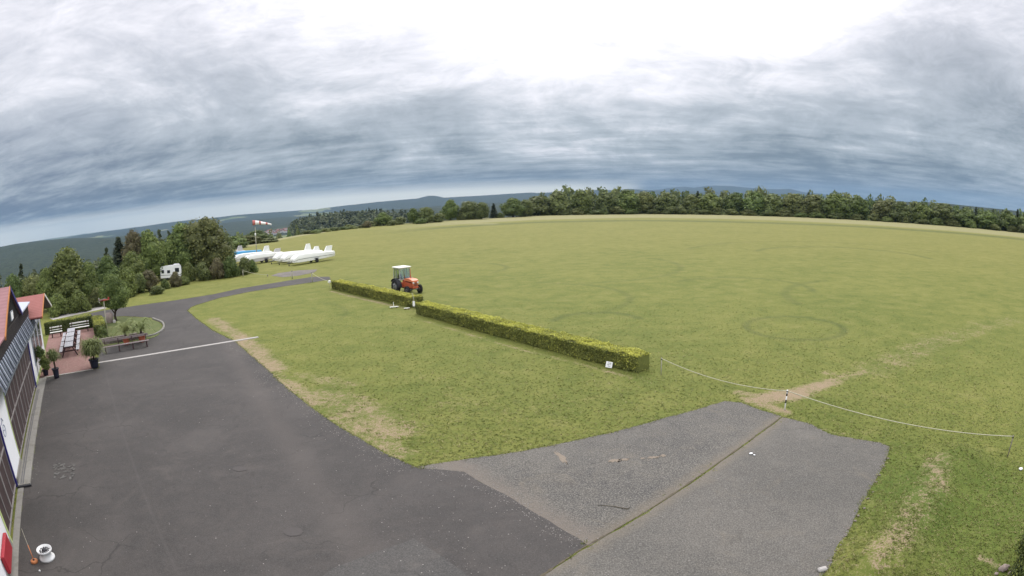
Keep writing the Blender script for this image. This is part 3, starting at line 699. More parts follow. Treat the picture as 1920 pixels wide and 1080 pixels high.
# dark board gable
up = MB()
gx0, gx1, gxa = 2.75, 9.95, 6.38; ze, za = 4.74, 6.42
up.prism([(gx0, ze-.02), (gx1, ze-.02), (gxa, za-.05)], -.30, .04, lambda a, b, h: (a, h, b)); up.build('gable', 'dark_wood', hg)
nb = MB()
for k in range(48):
    x = gx0 + .15*(k+.5); zt = ze + (za-ze)*(1-abs(x-gxa)/((gx1-gx0)/2)) - .12
    if zt > ze: nb.box((x, .047, (ze+zt)/2), (.02, .012, zt-ze))
for k in range(70): nb.box((-2.2 + k*.2, .037, 4.24), (.02, .012, .9))
nb.build('board_joints', 'black_metal', hg)
def slope(name, mat, parent, xa, za_, xe, ze_, n0, n1, th=.08):
    m = MB(); m.hexa([(xa, n0, za_), (xe, n0, ze_), (xe, n1, ze_), (xa, n1, za_), (xa, n0, za_+th), (xe, n0, ze_+th), (xe, n1, ze_+th), (xa, n1, za_+th)]); return m.build(name, mat, parent)
r1 = slope('roof', 'pink_roof', hg, gxa, 6.42, 10.15, 4.66, -14, .18); r2 = slope('roof', 'pink_roof', hg, gxa-.005, 6.42, 2.55, 4.66, -14, .18)
slope('verge_board', 'orange_board', hg, gxa, 6.36, 10.2, 4.58, .182, .23, .17)
slope('verge_board', 'blue_trim', hg, gxa-.005, 6.36, 2.5, 4.58, .182, .23, .19)
m = MB(); m.box((10.22, -6.9, 4.67), (.11, 14.1, .12)); m.build('gutter', 'orange_board', hg)
for x0, x1 in ((10.3, 26.1), (-2.45, 2.5)):
    m = MB(); m.hexa([(x0, .2, 4.68), (x1, .2, 4.68), (x1, -14, 6.0), (x0, -14, 6.0), (x0, .2, 4.76), (x1, .2, 4.76), (x1, -14, 6.08), (x0, -14, 6.08)])
    m.build('low_roof', 'pink_roof' if x0 > 0 else 'zinc_pale', hg)
# lamp / sign plate in the gable
pn = lx('window', 'window_frame', hg, (5.75, 6.65, .05, .10, 4.88, 5.32)); lx('pane', 'sign_white', pn, (5.82, 6.58, .102, .115, 4.93, 5.27))
# corrugated awning
m = MB(); vs = []; fs = []; n_ = 300
for k in range(n_+1):
    x = -3.2 + k*(17.0/n_); o_ = .035*math.sin(k*math.pi*2/7.0)
    vs += [(x, .03, 4.02+o_*.4), (x, .36+o_*.6, 3.27+o_), (x, .03, 4.00+o_*.4), (x, .34+o_*.6, 3.25+o_)]
for k in range(n_):
    a = k*4; fs += [(a, a+1, a+5, a+4), (a+2, a+6, a+7, a+3), (a+1, a+3, a+7, a+5)]
m.add(vs, fs, True); aw = m.build('awning', 'zinc_pale', hg)
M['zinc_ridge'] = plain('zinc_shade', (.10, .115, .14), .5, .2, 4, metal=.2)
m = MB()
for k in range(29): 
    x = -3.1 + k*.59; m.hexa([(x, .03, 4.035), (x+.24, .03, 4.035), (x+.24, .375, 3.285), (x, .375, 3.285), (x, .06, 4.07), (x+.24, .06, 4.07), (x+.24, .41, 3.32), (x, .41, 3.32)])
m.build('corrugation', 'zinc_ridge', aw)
lx('awning_board', 'zinc', hg, (-3.2, 13.75, .30, .335, 3.12, 3.22))
# folding doors
def doors(x0, x1, nleaf, ztop, lab=None):
    wd = (x1-x0)/nleaf
    for k in range(nleaf):
        d = lx('door', 'door_wood', hg, (x0+k*wd+.012, x0+(k+1)*wd-.012, -.16, -.09, .09, ztop))
        if lab and k == 0: d['label'] = lab
        m = MB(); a, b = x0+k*wd, x0+(k+1)*wd
        for xx in (a+.04, (a+b)/2, b-.04): m.box((xx, -.075, (ztop+.09)/2), (.07, .03, ztop-.12))
        for zz in (.14, 1.62): m.box(((a+b)/2, -.07, zz), (wd-.05, .04, .07))
        m.build('door_frame', 'door_frame', d)
doors(.32, 12.4, 5, 2.93); doors(15.0, 19.3, 2, 2.9)
lx('door_post', 'blue_trim', hg, (.07, .31, -.18, .015, 0, 2.94)); lx('door_post', 'blue_trim', hg, (14.905, 14.995, -.18, .015, 0, 2.94))
lx('door_post', 'green_trim', hg, (12.41, 12.54, -.12, .018, .0, 2.94)); lx('door_post', 'green_trim', hg, (19.31, 19.49, -.12, .018, 0, 2.94))
# faded emblem on the white pillar: ring with strokes
m = MB()
for k in range(22):
    a, b = 2*math.pi*k/22, 2*math.pi*(k+.8)/22; m.tube([(14.35+.30*math.cos(a), .012, 2.0+.20*math.sin(a)), (14.35+.30*math.cos(b), .012, 2.0+.20*math.sin(b))], .014, 5)
m.tube([(14.1, .012, 2.30), (14.4, .012, 2.5), (14.6, .012, 2.28)], .014, 5); m.tube([(14.2, .012, 1.98), (14.5, .012, 2.05)], .014, 5)
m.build('emblem', plain('emblem_blue', (.18, .22, .33), .8, .1, 4), hg)
rb = MB(); rb.bbox((20.9, .09, .50), (1.5, .14, .55), .02); o = rb.build('cabinet', 'red_box'); o.parent = None
o.location = LO(0, 0); o.rotation_euler = (0,0,RZ); tag(o, 'red metal cabinet on the front wall of the hangar past the second door', 'cabinet')
# cowl on the gable tip
ck = thing('chimney_cowl', 'pale two-lobed metal cowl on a thin stem above the hangar gable', 'cowl', LO(6.6, -1.2, 6.48), RZ)
MB().tube([(0,0,0), (0,0,.75)], .05, 8).build('stem', 'grey_metal', ck)
m = MB(); m.blob((-.22,0,1.0), (.24,.16,.24), 3, .08); m.blob((.22,0,1.03), (.24,.16,.24), 4, .08); m.build('hood', 'zinc_pale', ck)

ch = thing('club_house', 'low white club house with tall windows and red gable roof beyond the hangar', 'building', LO(0, 0), RZ)
lx('wall', 'white_wall', ch, (-9.9, -.14, -.35, 0, 0, 3.72), (-9.9, -9.6, -7, -.352, 0, 3.5))
m = MB(); m.prism([(-9.9, 3.5), (-1.0, 3.722), (-5.1, 4.72)], -.30, -.02, lambda a, b, h: (a, h, b)); m.build('gable', 'dark_wood', ch)
lx('plinth', 'green_trim', ch, (-9.92, -.14, .002, .04, 0, .25), (-9.98, -9.902, -.3, .03, 0, 3.3))
slope('roof', 'red_roof', ch, -5.1, 4.80, -1.3, 3.80, -9, 1.1); slope('roof', 'red_roof', ch, -5.105, 4.80, -10.9, 3.33, -9, 1.1)
slope('verge_board', 'orange_board', ch, -5.1, 4.76, -1.25, 3.74, 1.102, 1.15, .15); slope('verge_board', 'white_plank', ch, -5.105, 4.76, -11.0, 3.26, 1.102, 1.15, .15)
slope('soffit', 'dark_wood', ch, -5.1, 4.70, -1.4, 3.74, -.2, 1.09, .02); slope('soffit', 'dark_wood', ch, -5.105, 4.70, -10.8, 3.25, -.2, 1.09, .02)
for (a, b) in ((-3.2, -1.5), (-5.5, -3.9), (-8.2, -6.3)):
    wf = lx('window', 'window_frame', ch, (a, b, .003, .06, .95, 2.85)); 
    lx('pane', 'dark_glass', wf, (a+.10, (a+b)/2-.05, .062, .075, 1.08, 2.72), ((a+b)/2+.05, b-.10, .062, .075, 1.08, 2.72))

# ------------------------------------------------------------------ vegetation protos
def crown(name, h, wd, nleaf, lsize, seed, mat, parent, base=.12, nlobe=16, shape='round', core=True, aspect=.65):
    rg = np.random.default_rng(seed); P_ = []; Nn = []; T = []; lob = []
    for k in range(nlobe):
        u = (k+.5)/nlobe; z = h*(base + (1-base)*(.12+.80*u)); 
        prof = math.sin(math.pi*min(1, (.18+.82*u)**.8))**.6 if shape == 'round' else (1-u*.85)
        a = k*2.4 + rg.random()*.8; rho = wd*.5*prof*(.30+.38*rg.random())
        rl = wd*(.15+.13*rg.random())*(.65+.5*prof); lob.append((rho*math.cos(a), rho*math.sin(a), z, rl, rl, rl*(.72+.3*rg.random()), .25*(rg.random()-.5)))
    lob.append((0, 0, h*(base+.42*(1-base)), wd*.34, wd*.34, h*.33, 0))
    ar = np.array([l[3]*l[5] for l in lob]); ar[-1] *= .5; cnt = (nleaf*ar/ar.sum()).astype(int)
    for l, c in zip(lob, cnt):
        d = rg.normal(0, 1, (c, 3)); d /= np.linalg.norm(d, axis=1)[:, None]
        rr_ = .72 + .36*rg.random(c)**.8 + .22*(fbm(d[:, 0]*2.2+seed+l[2], d[:, 1]*2.2+d[:, 2]*2.2+l[0]+9, 3)-.5)*2
        p = np.array(l[:3]) + d*rr_[:, None]*np.array(l[3:6]); p[:, 2] = np.maximum(p[:, 2], .06 + .1*rg.random(c))
        P_.append(p); Nn.append(d + np.array([0, 0, .35])); T.append(np.clip(.45 + l[6] + .24*rg.normal(0, 1, c), 0, 1))
    P_ = np.concatenate(P_); Nn = np.concatenate(Nn); T = np.concatenate(T)
    V, F_ = leaves(P_, Nn, lsize, rg, .55, aspect); T4 = np.repeat(T, 4)
    if core:
        m = MB()
        for i, l in enumerate(lob): m.blob(l[:3], tuple(q*.70 for q in l[3:6]), seed*50+i, .12, 8, 6)
        cv_ = np.array(m.v); cv_[:, 2] = np.maximum(cv_[:, 2], .05); cf = np.array(m.f) + len(V); V = np.concatenate([V, cv_]); F_ = np.concatenate([F_, cf]); T4 = np.concatenate([T4, np.full(len(cv_), .38)])
    return npmesh(name, V, F_, mat, T4, parent)
def trunk(h, r, seed, parent, limbs=5, top=.7):
    rg = random.Random(seed); m = MB(); pts = [Vector((0,0,-.3))]; 
    for k in range(1, 6): pts.append(Vector((rg.uniform(-.06,.06)*k*h*.05, rg.uniform(-.06,.06)*k*h*.05, h*top*k/5)))
    m.tube(pts, [r*1.35, r, r*.85, r*.7, r*.5, r*.25], 8)
    for k in range(limbs):
        p = pts[2+k % 3]; a = k*2.4+rg.random(); L = h*.24; m.tube([p, p+Vector((math.cos(a)*L*.5, math.sin(a)*L*.5, L*.45)), p+Vector((math.cos(a)*L, math.sin(a)*L, L*.8))], [r*.5, r*.3, r*.1], 6)
    return m.build('trunk', 'bark', parent)
def conifer(name, h, wd, tiers, seed, parent, lsize=.5):
    rg = np.random.default_rng(seed); P_ = []; Nn = []; T = []
    for k in range(tiers):
        u = k/tiers; z0 = h*(.06+.92*u); rt = wd*.5*(1-u)**.85*(.85+.3*rg.random()) + .1
        c = int(60*(1-u)+18); a = rg.random(c)*6.283; q = rg.random(c)**.6; rr_ = rt*q*(.8+.35*rg.random(c))
        P_.append(np.stack([np.cos(a)*rr_, np.sin(a)*rr_, z0 - rr_*.22 + rg.normal(0, .08, c)*h*.1], 1)); Nn.append(np.stack([np.cos(a)*.5, np.sin(a)*.5, np.full(c, .9)], 1)); T.append(np.clip(.4+.25*rg.normal(0, 1, c), 0, 1))
    V, F_ = leaves(np.concatenate(P_), np.concatenate(Nn), lsize, rg, .35, .45); T4 = np.repeat(np.concatenate(T), 4)
    m = MB(); m.lathe([(wd*.26, h*.1), (wd*.17, h*.45), (.03, h*.93)], 8); cv_ = np.array(m.v); q4 = [f for f in m.f if len(f) == 4]; F_ = np.concatenate([F_, np.array(q4)+len(V)]); V = np.concatenate([V, cv_]); T4 = np.concatenate([T4, np.full(len(cv_), .1)])
    return npmesh(name, V, F_, 'leaf_dark', T4, parent)
PROTO = {}
def proto(key, kindname, maker):
    r = bpy.data.objects.new(kindname, None); C.objects.link(r); r.empty_display_size = .3; maker(r); PROTO[key] = [r, False]
def mk(h, wd, nleaf, ls, seed, mat, **kw):
    def f(r): crown('crown', h, wd, nleaf, ls, seed, mat, r, **kw); trunk(h, h*.025+.03, seed, r)
    return f
for i_, mt_ in enumerate(('leaf_olive', 'leaf_green', 'leaf_olive', 'leaf_green')): proto('far%d' % i_, 'leafy_tree', mk(8, 7, 3000, .60, 100+i_, mt_, base=.0, nlobe=24))
proto('near0', 'leafy_tree', mk(8, 7, 7500, .36, 120, 'leaf_green', base=.05, nlobe=26))
proto('near1', 'leafy_tree', mk(8, 7, 7500, .36, 121, 'leaf_olive', base=.05, nlobe=24))
proto('bright', 'leafy_tree', mk(8, 7, 7500, .38, 122, 'leaf_bright', base=.03, nlobe=28))
proto('rusty', 'leafy_tree', mk(8, 6, 6000, .36, 123, 'leaf_rust', base=.05, nlobe=22))
proto('con', 'conifer_tree', lambda r: (conifer('crown', 8, 4.2, 22, 5, r, .75), trunk(8, .14, 9, r, 0, .8)))
def mkb(h, wd, nleaf, ls, seed, mat): return lambda r: (crown('crown', h, wd, nleaf, ls, seed, mat, r, base=.0, nlobe=12), trunk(h, .05, seed, r, 3, .5))
proto('bush0', 'bush', mkb(2.4, 3, 3000, .22, 131, 'leaf_green')); proto('bush1', 'bush', mkb(2.4, 3, 3000, .22, 132, 'leaf_bright'))
proto('bush2', 'bush', mkb(2.4, 3, 3000, .22, 133, 'leaf_rust')); proto('bush3', 'bush', mkb(2.4, 3, 3000, .22, 134, 'leaf_olive'))
DIM = {'far': (8, 7), 'nea': (8, 7), 'bri': (8, 7), 'rus': (8, 6), 'con': (8, 4.2), 'bus': (2.4, 3)}
def plant(key, px, by, ty, wpx, label, cat='tree', group=None, dist=None):
    """base at photo point (px, by), top at height ty, width wpx of the photo"""
    if dist is None: p = hit(px, by)
    else:
        r = ray(px, by); f = dist/math.hypot(r.x, r.y); p = Vector((r.x*f, r.y*f, 0)); p.z = float(hz(p.x, p.y))
    d = p.xy.length; r = ray(px, ty); h = CAM_H + d*r.z/math.hypot(r.x, r.y) - p.z
    sl = math.hypot(d, CAM_H-p.z); wd = wpx/FPX*sl; H0, W0 = DIM[key[:3]]
    s = (wd/W0, wd/W0, h/H0); rz = random.uniform(0, 6.28)
    root, used = PROTO[key]; p.z -= .03
    if not used:
        root.location = p; root.scale = s; root.rotation_euler = (0,0,rz); PROTO[key][1] = True; o = root
    else: o = dup(root, p, rz, s)
    o['label'] = label; o['category'] = cat
    if group: o['group'] = group
    elif 'group' in o: del o['group']
    return o
ORD = 'first second third fourth fifth sixth seventh eighth ninth tenth eleventh twelfth thirteenth fourteenth fifteenth sixteenth seventeenth eighteenth nineteenth twentieth'.split()
def ordn(k):
    if k < 20: return ORD[k]
    tens = ['twenty', 'thirty', 'forty', 'fifty', 'sixty'][(k+1)//10-2]; u = (k+1) % 10
    return tens + ('-'+ORD[u-1] if u else '').replace('-', '-') if u else {'twenty': 'twentieth', 'thirty': 'thirtieth', 'forty': 'fortieth', 'fifty': 'fiftieth', 'sixty': 'sixtieth'}[tens]
# far tree line
TOPS = [(990,374),(1010,366),(1035,358),(1090,353),(1130,359),(1160,354),(1200,360),(1250,361),(1300,361),(1345,357),(1385,364),(1425,353),(1450,364),(1500,362),(1540,366),(1560,362),(1600,368),(1640,371),(1700,379),(1760,381),(1800,388),(1850,391),(1950,400)]
BASE = [(980,405.5),(1040,404),(1200,401.5),(1350,403),(1500,407.5),(1600,412.5),(1700,418.5),(1800,426),(1960,441)]
xs = []; x_ = 1000.0
while x_ < 1935: xs.append(x_); x_ += random.uniform(19, 27)
for k, x in enumerate(xs):
    ty = np.interp(x, *zip(*TOPS)) + random.uniform(-1.5, 6); by = np.interp(x, *zip(*BASE)); 
    dk_ = x > 1760
    plant(random.choice(['far0','far1','far2','far3']), x, by-1.2, ty + (2 if dk_ else 0), random.uniform(44, 62), f'leafy tree in the front row of the far tree line, {ordn(k)} from the left', group='leafy trees of the far tree line')
for k in range(30):   # low shrubs closing the foot of the tree line
    x = 995 + k*32 + random.uniform(-8, 8); by = np.interp(x, *zip(*BASE))
    plant(random.choice(['bush0','bush3','bush3']), x, by-.4, by-random.uniform(9, 15), random.uniform(26, 38), f'low shrub at the foot of the far tree line, {ordn(k)} from the left', 'bush', 'low shrubs at the foot of the far tree line')
for k in range(24):   # second rank of the wood
    x = 1012 + k*40 + random.uniform(-8, 8); ty = np.interp(x, *zip(*TOPS)) + random.uniform(-1, 5); q = at(x, np.interp(x, *zip(*BASE)))
    plant(random.choice(['far0','far1','far2','far3']), x, ty+25, ty, random.uniform(46, 64), f'leafy tree in the back row of the far tree line, {ordn(k)} from the left', group='leafy trees in the second row of the far wood', dist=q.xy.length+9)
for x, ty, wpx, lb in [(1248,359,12,'small dark conifer tip, leftmost of the conifers above the far tree line'),(1309,354,14,'dark pointed conifer above the far tree line behind the blue mountains gap'),(1516,356,12,'dark pointed conifer right of the tallest leafy tree in the far line'),(1585,364,13,'dark rounded conifer where the far tree line begins to drop'),(1672,374,14,'dark conifer among the lower leafy trees right of the rounded conifer'),(1715,377,14,'dark conifer second to the right of the dark rounded conifer'),(1830,384,12,'thin dark conifer, first of the thin ones over the dark wood at right'),(1862,388,12,'thin dark conifer, second of the thin ones over the dark wood at right'),(1908,388,14,'thin dark conifer, last one before the right end of the wood'),(1806,384,12,'thin dark conifer beside the gap at the right end of the far line'),(1880,389,11,'thin dark conifer near the end of the wood, between two others')]:
    q = at(x, np.interp(x, *zip(*BASE))); plant('con', x, ty+30, ty+2.5, wpx*1.5, lb, dist=q.xy.length+13)
plant('near1', 1425, 404, 351, 46, 'tallest pointed leafy tree in the far tree line, below the end of the blue mountains')
plant('bush1', 1815, 422, 410, 26, 'pale green round shrub at the foot of the dark wood at right', 'bush')
# hedgerow left of the tree line
HROW = [('near0',719,423,398,34,'round green tree at the left end of the field hedgerow',0),('bush3',748,421,407,32,'low olive bush right of the round tree in the field hedgerow',1),('near0',776,419,390,28,'bushy green tree in the field hedgerow above the low shrubs',0),
    ('near1',801,418,388,32,'pale olive tree beside the bushy one in the field hedgerow',0),('bush3',822,416.5,400,30,'low bush left of the slim tree in the field hedgerow',1),('near0',845,413,374,36,'slim pointed tree in the hedgerow below the knoll',0),('near1',880,411.5,377,44,'broad dark leafy tree right of the slim pointed tree',0),
    ('near1',903,411,379,34,'leafy tree joined to the right side of the broad dark tree',0),('con',926,409,380,20,'small dark conifer standing alone in the hedgerow gap',0),('bush0',938,408.5,399,16,'small bush in the hedgerow gap beside the dark conifer',1),('near0',962,407,371,50,'big round tree right of the hedgerow gap',0),('near1',985,406,374,34,'leafy tree linking the big round tree to the far tree line',0),
    ('bush3',700,424.5,415,26,'flat bush at the very start of the field hedgerow',1),('bush2',688,427,415,20,'brownish bush just left of the field hedgerow',1),('bush3',735,423,413,22,'small shrub below the round hedgerow tree',1),('bush0',790,419.5,409,24,'small dark shrub at the foot of the pale olive tree',1),('bush3',866,412.5,402,22,'small shrub between the slim tree and the broad dark tree',1),
    ('bush1',655,429,421,26,'low yellow green scrub on the field rim left of the hedgerow',1),('bush3',625,433,426,24,'low scrub on the field rim above the glider trailers',1),('bush1',590,438,432,22,'small scrub on the field rim where the meadow drops away',1)]
for key, x, by, ty, wpx, lb, isb in HROW: plant(key, x, by, ty, wpx, lb, 'bush' if isb else 'tree')
# trees and bushes on the left
LEFT = [('near1',390,512,407,100,'biggest rounded tree of the left grove, beside the windsock',0),('near0',345,516,417,84,'tall leafy tree in the middle of the left grove behind the caravan',0),('bright',285,528,433,70,'light green tree in the left grove between the brown one and the tall ones',0),
    ('rusty',255,532,429,52,'reddish brown tree in the left grove',0),('con',229,534,440,66,'dark spruce at the left side of the grove',0),('near1',420,500,432,52,'olive tree at the right foot of the left grove',0),('near0',308,506,455,60,'dark green tree low in the grove just above the caravan',0),('near0',250,540,470,60,'dark green tree in front of the reddish brown one',0),
    ('bright',133,576,466,104,'broad light green tree with layered branches behind the club house',0),('near0',205,560,478,60,'grey green tree between the broad light green tree and the spruce',0),('bright',172,572,492,50,'light green tree touching the broad layered one on its right',0),('near1',65,585,516,60,'dark green tree behind the small red roof',0),('near0',30,590,512,60,'dark green tree behind the hangar roof',0),('near0',95,585,500,54,'olive green tree left of the broad layered tree',0),
    ('rusty',280,546,505,40,'dark reddish bush in the front row left of the caravan',1),('bush1',240,556,505,50,'light green bush in the front row below the spruce',1),('bush0',212,566,520,44,'green bush behind the small garden tree',1),('bush3',262,550,512,34,'olive bush between the light green one and the dark reddish one',1),('bush2',330,538,511,28,'dark bush covering the lower part of the caravan',1),
    ('bush1',310,542,523,20,'small yellow green bush at the front left corner of the caravan',1),('bush1',354,528,493,30,'yellow green bush right of the caravan',1),('bush3',382,526,492,38,'greyish bush second to the right of the caravan',1),('bush2',408,523,486,36,'brownish bush in the front row below the olive tree',1),('bush0',433,520,481,36,'dark green bush in the front row left of the trailers',1),('bush3',458,515,483,32,'olive bush in front of the blue covered trailer',1),('bush0',474,511,487,22,'small bush at the right end of the left bush row',1),
    ('bush1',150,585,545,46,'low green bush beside the pale path',1),('bush0',110,592,550,50,'dark low bush at the start of the pale path',1),('bush3',185,575,540,44,'low olive bush at the far end of the pale path',1),('bush0',345,534,518,26,'low ground bush under the right side of the caravan',1),('bush3',295,552,535,30,'low bush on the grass verge left of the caravan',1)]
for key, x, by, ty, wpx, lb, isb in LEFT: plant(key, x, by, ty, wpx, lb, 'bush' if isb else 'tree')
for k, x in enumerate(range(508, 684, 17)): plant(['bush1','bush3','bush0'][k % 3], x, np.interp(x, [500,560,630,690], [451,440.5,432,426.5]), np.interp(x, [500,560,630,690], [443,433.5,426,421]), 24, 'low scrub bush on the meadow rim above the trailers, ' + ORD[k] + ' from the windsock side', 'bush', 'low scrub along the meadow rim')
for k, (x, by, ty, wpx) in enumerate([(436,466,444,64),(455,460,443,60),(484,455,431,54),(470,458,441,48),(504,454,446,52)]):
    plant(['bush0','bush3','near0','near1','bush3'][k], x, by, ty, wpx, ['dark bush','olive bush','round leafy tree','slim leafy tree','small pale bush'][k] + ' on the meadow rim behind the windsock pole', 'bush' if k in (0,1,4) else 'tree')
# low scrub edge along the left verge as ground cover
# woods falling away on the left and on the far spur
def canopy(name, label, pts, per, ls, hgt, wd, seed, pc=.3):
    rg = np.random.default_rng(seed); P_ = []; Nn = []; T = []
    for (x, y, z) in pts:
        h = hgt*(.7+.6*rg.random()); wq = wd*(.7+.6*rg.random()); d = rg.normal(0, 1, (per, 3)); d /= np.linalg.norm(d, axis=1)[:, None]; d[:, 2] = np.abs(d[:, 2])
        con = rg.random() < pc
        p = d*np.array([wq/2, wq/2, h*.55]); 
        if con: f_ = rg.random(per); p = np.stack([d[:, 0]*wq*.35*(1-f_), d[:, 1]*wq*.35*(1-f_), h*1.15*f_-h*.3], 1)
        P_.append(p + np.array([x, y, z+h*.35])); Nn.append(d); T.append(np.clip((.15 if con else .5) + .3*(rg.random()-.5) + .2*rg.normal(0, 1, per), 0, 1))
    V, F_ = leaves(np.concatenate(P_), np.concatenate(Nn)+np.array([0, 0, .3]), ls, rg, .5); o = npmesh(name, V, F_, 'forest', np.repeat(np.concatenate(T), 4))
    return tag(o, label, 'woodland', kind='stuff')
pts = []
rg = np.random.default_rng(5)
for k in range(3200):
    azd = rg.uniform(-64, -33); e = float(edge_r(azd)); r = e + 26 + rg.random()**1.6*520; x, y = math.sin(rad(azd))*r, math.cos(rad(azd))*r; pts.append((x, y, float(hz(x, y))))
canopy('woodland', 'dark mixed woodland falling away down the slope beyond the left trees', pts, 90, 1.1, 6.5, 7, 1, .07)
def hill_at(azr, r): z, o_ = hills_z(np.array([azr]), np.array([float(r)])); return float(z[0])
pts = []
a0, a1 = azel(546, 440)[0], azel(1000, 412)[0]
for k in range(1500):
    a = rg.uniform(a0, a1); r = rg.uniform(690, 1080); pts.append((math.sin(a)*r, math.cos(a)*r, hill_at(a, r)-1))
canopy('woodland', 'dark wood on the spur below the far hills, behind the field rim', pts, 26, 4.5, 12, 11, 2)

# clipped hedges
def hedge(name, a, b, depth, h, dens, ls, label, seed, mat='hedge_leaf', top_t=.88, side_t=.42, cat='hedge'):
    a, b = Vector(a).to_2d(), Vector(b).to_2d(); L = (b-a).length; rg = np.random.default_rng(seed)
    r = thing(name, label, cat, (a.x, a.y, 0), math.atan2(b.y-a.y, b.x-a.x))   # x along, +y is behind
    P_, Nn, T = [], [], []
    def face(n, o, u, v, nn, tm):
        q = rg.random((n, 2)); p = np.array(o) + q[:, :1]*np.array(u) + q[:, 1:]*np.array(v)
        bump = (fbm(p[:, 0]*1.3+seed, p[:, 1]*1.3+p[:, 2]*1.3, 4)-.5)*.30 + rg.normal(0, .022, n); p = p + np.array(nn)*bump[:, None]
        P_.append(p); Nn.append(np.tile(np.array(nn, float), (n, 1)) + np.array([0, 0, .25])); 
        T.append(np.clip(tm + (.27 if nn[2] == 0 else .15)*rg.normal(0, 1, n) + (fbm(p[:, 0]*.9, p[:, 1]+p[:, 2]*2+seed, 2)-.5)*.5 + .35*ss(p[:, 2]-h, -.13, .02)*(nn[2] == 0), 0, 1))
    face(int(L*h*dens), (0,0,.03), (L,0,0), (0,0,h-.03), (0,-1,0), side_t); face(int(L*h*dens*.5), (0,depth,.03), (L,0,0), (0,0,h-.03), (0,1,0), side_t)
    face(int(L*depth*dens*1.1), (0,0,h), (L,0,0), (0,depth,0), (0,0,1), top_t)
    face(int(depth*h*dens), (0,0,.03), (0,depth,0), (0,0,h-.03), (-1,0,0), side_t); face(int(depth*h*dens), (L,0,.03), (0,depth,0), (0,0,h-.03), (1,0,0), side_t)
    V, F_ = leaves(np.concatenate(P_), np.concatenate(Nn), ls, rg, .7, .55); T4 = np.repeat(np.concatenate(T), 4)
    m = MB(); n = max(4, int(L/.4)); 
    for k in range(n): m.box(((k+.5)*L/n, depth/2, h*.5-.03), (L/n*.999, depth-.16, h-.12))
    cv_ = np.array(m.v); F_ = np.concatenate([F_, np.array(m.f)+len(V)]); V = np.concatenate([V, cv_]); T4 = np.concatenate([T4, np.full(len(cv_), .35)])
    npmesh('foliage', V, F_, mat, T4, r); 
    return r
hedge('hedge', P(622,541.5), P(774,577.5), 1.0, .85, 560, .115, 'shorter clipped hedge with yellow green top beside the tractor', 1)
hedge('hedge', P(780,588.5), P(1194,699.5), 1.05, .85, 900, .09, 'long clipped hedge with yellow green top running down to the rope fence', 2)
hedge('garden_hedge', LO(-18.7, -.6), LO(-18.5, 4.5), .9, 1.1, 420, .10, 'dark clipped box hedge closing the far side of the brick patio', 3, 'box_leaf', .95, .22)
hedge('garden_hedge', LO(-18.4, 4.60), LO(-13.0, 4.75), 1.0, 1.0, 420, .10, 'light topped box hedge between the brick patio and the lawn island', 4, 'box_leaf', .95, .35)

# potted plants and garden
def pot(r, h, r0, mat, rim=.03, o=None):
    MB().lathe([(r*.72, 0), (r*.80, h*.3), (r*.95, h*.85), (r, h*.9), (r+rim, h*.9), (r+rim, h), (r-.02, h), (r-.05, h-.04)], 24).build('pot', mat, r0); MB().lathe([(r-.052, h-.10), (r-.052, h-.035)], 20).build('soil', 'soil', r0)
def frond(m, o, a, L, rise, droop, w0, nseg=9, rg=random):
    pr = None; ca, sa = math.cos(a), math.sin(a); pts = []
    for k in range(nseg+1):
        u = k/nseg; pts.append(Vector(o) + Vector((ca*L*u, sa*L*u, rise*math.sin(u*2.2)-droop*u*u)))
    m.tube(pts, [.014*(1-.8*k/nseg) for k in range(nseg+1)], 4)
    for k in range(1, nseg*3):
        u = k/(nseg*3); i = min(int(u*nseg), nseg-1); p = pts[i].lerp(pts[i+1], u*nseg-i); d = (pts[i+1]-pts[i]).normalized(); s_ = d.cross(Vector((0,0,1))).normalized(); l = w0*math.sin(math.pi*min(1, .15+.8*u))
        for sg in (-1, 1):
            t = p + s_*sg*l + d*l*.55 + Vector((0,0,.12*l-.10*u)); n2 = d*.026
            m.add([p-n2, p+n2, t+n2*.3, t-n2*.3], [(0,1,2,3)])
def tintall(o, lo=.25, hi=.95):
    me = o.data; a = me.attributes.new('tint', 'FLOAT', 'POINT'); n = len(me.vertices); co = np.zeros(n*3, np.float32); me.vertices.foreach_get('co', co); co = co.reshape(-1, 3)
    a.data.foreach_set('value', (lo + (hi-lo)*fbm(co[:, 0]*14, co[:, 1]*14+co[:, 2]*9, 2)).astype(np.float32)); return o
def palm(loc, lb, seed):
    rg = random.Random(seed); r = thing('potted_palm', lb, 'palm', loc, rg.random()*6, 'potted palms behind the long bench'); pot(.30, .50, r, 'terracotta', .04)
    MB().tube([(0,0,.42), (.01,0,.62), (0,.01,.85)], [.12, .13, .08], 10).build('trunk', 'bark', r); m = MB()
    for k in range(17):
        u = k/16; frond(m, (0,0,.82), k*2.399, .85+.45*rg.random()*(1-.3*u)+.1, .95-.65*(1-u)+.1, .60*(1-u)+.1, .22)
    o = tintall(m.build('fronds', 'palm_leaf', r)); return r
palm(LO(-8.2, 7.25), 'potted palm in a terracotta pot behind the bench, next to the stone wall', 1); palm(LO(-8.2, 8.55), 'potted palm in a terracotta pot near the outer end of the bench', 2)
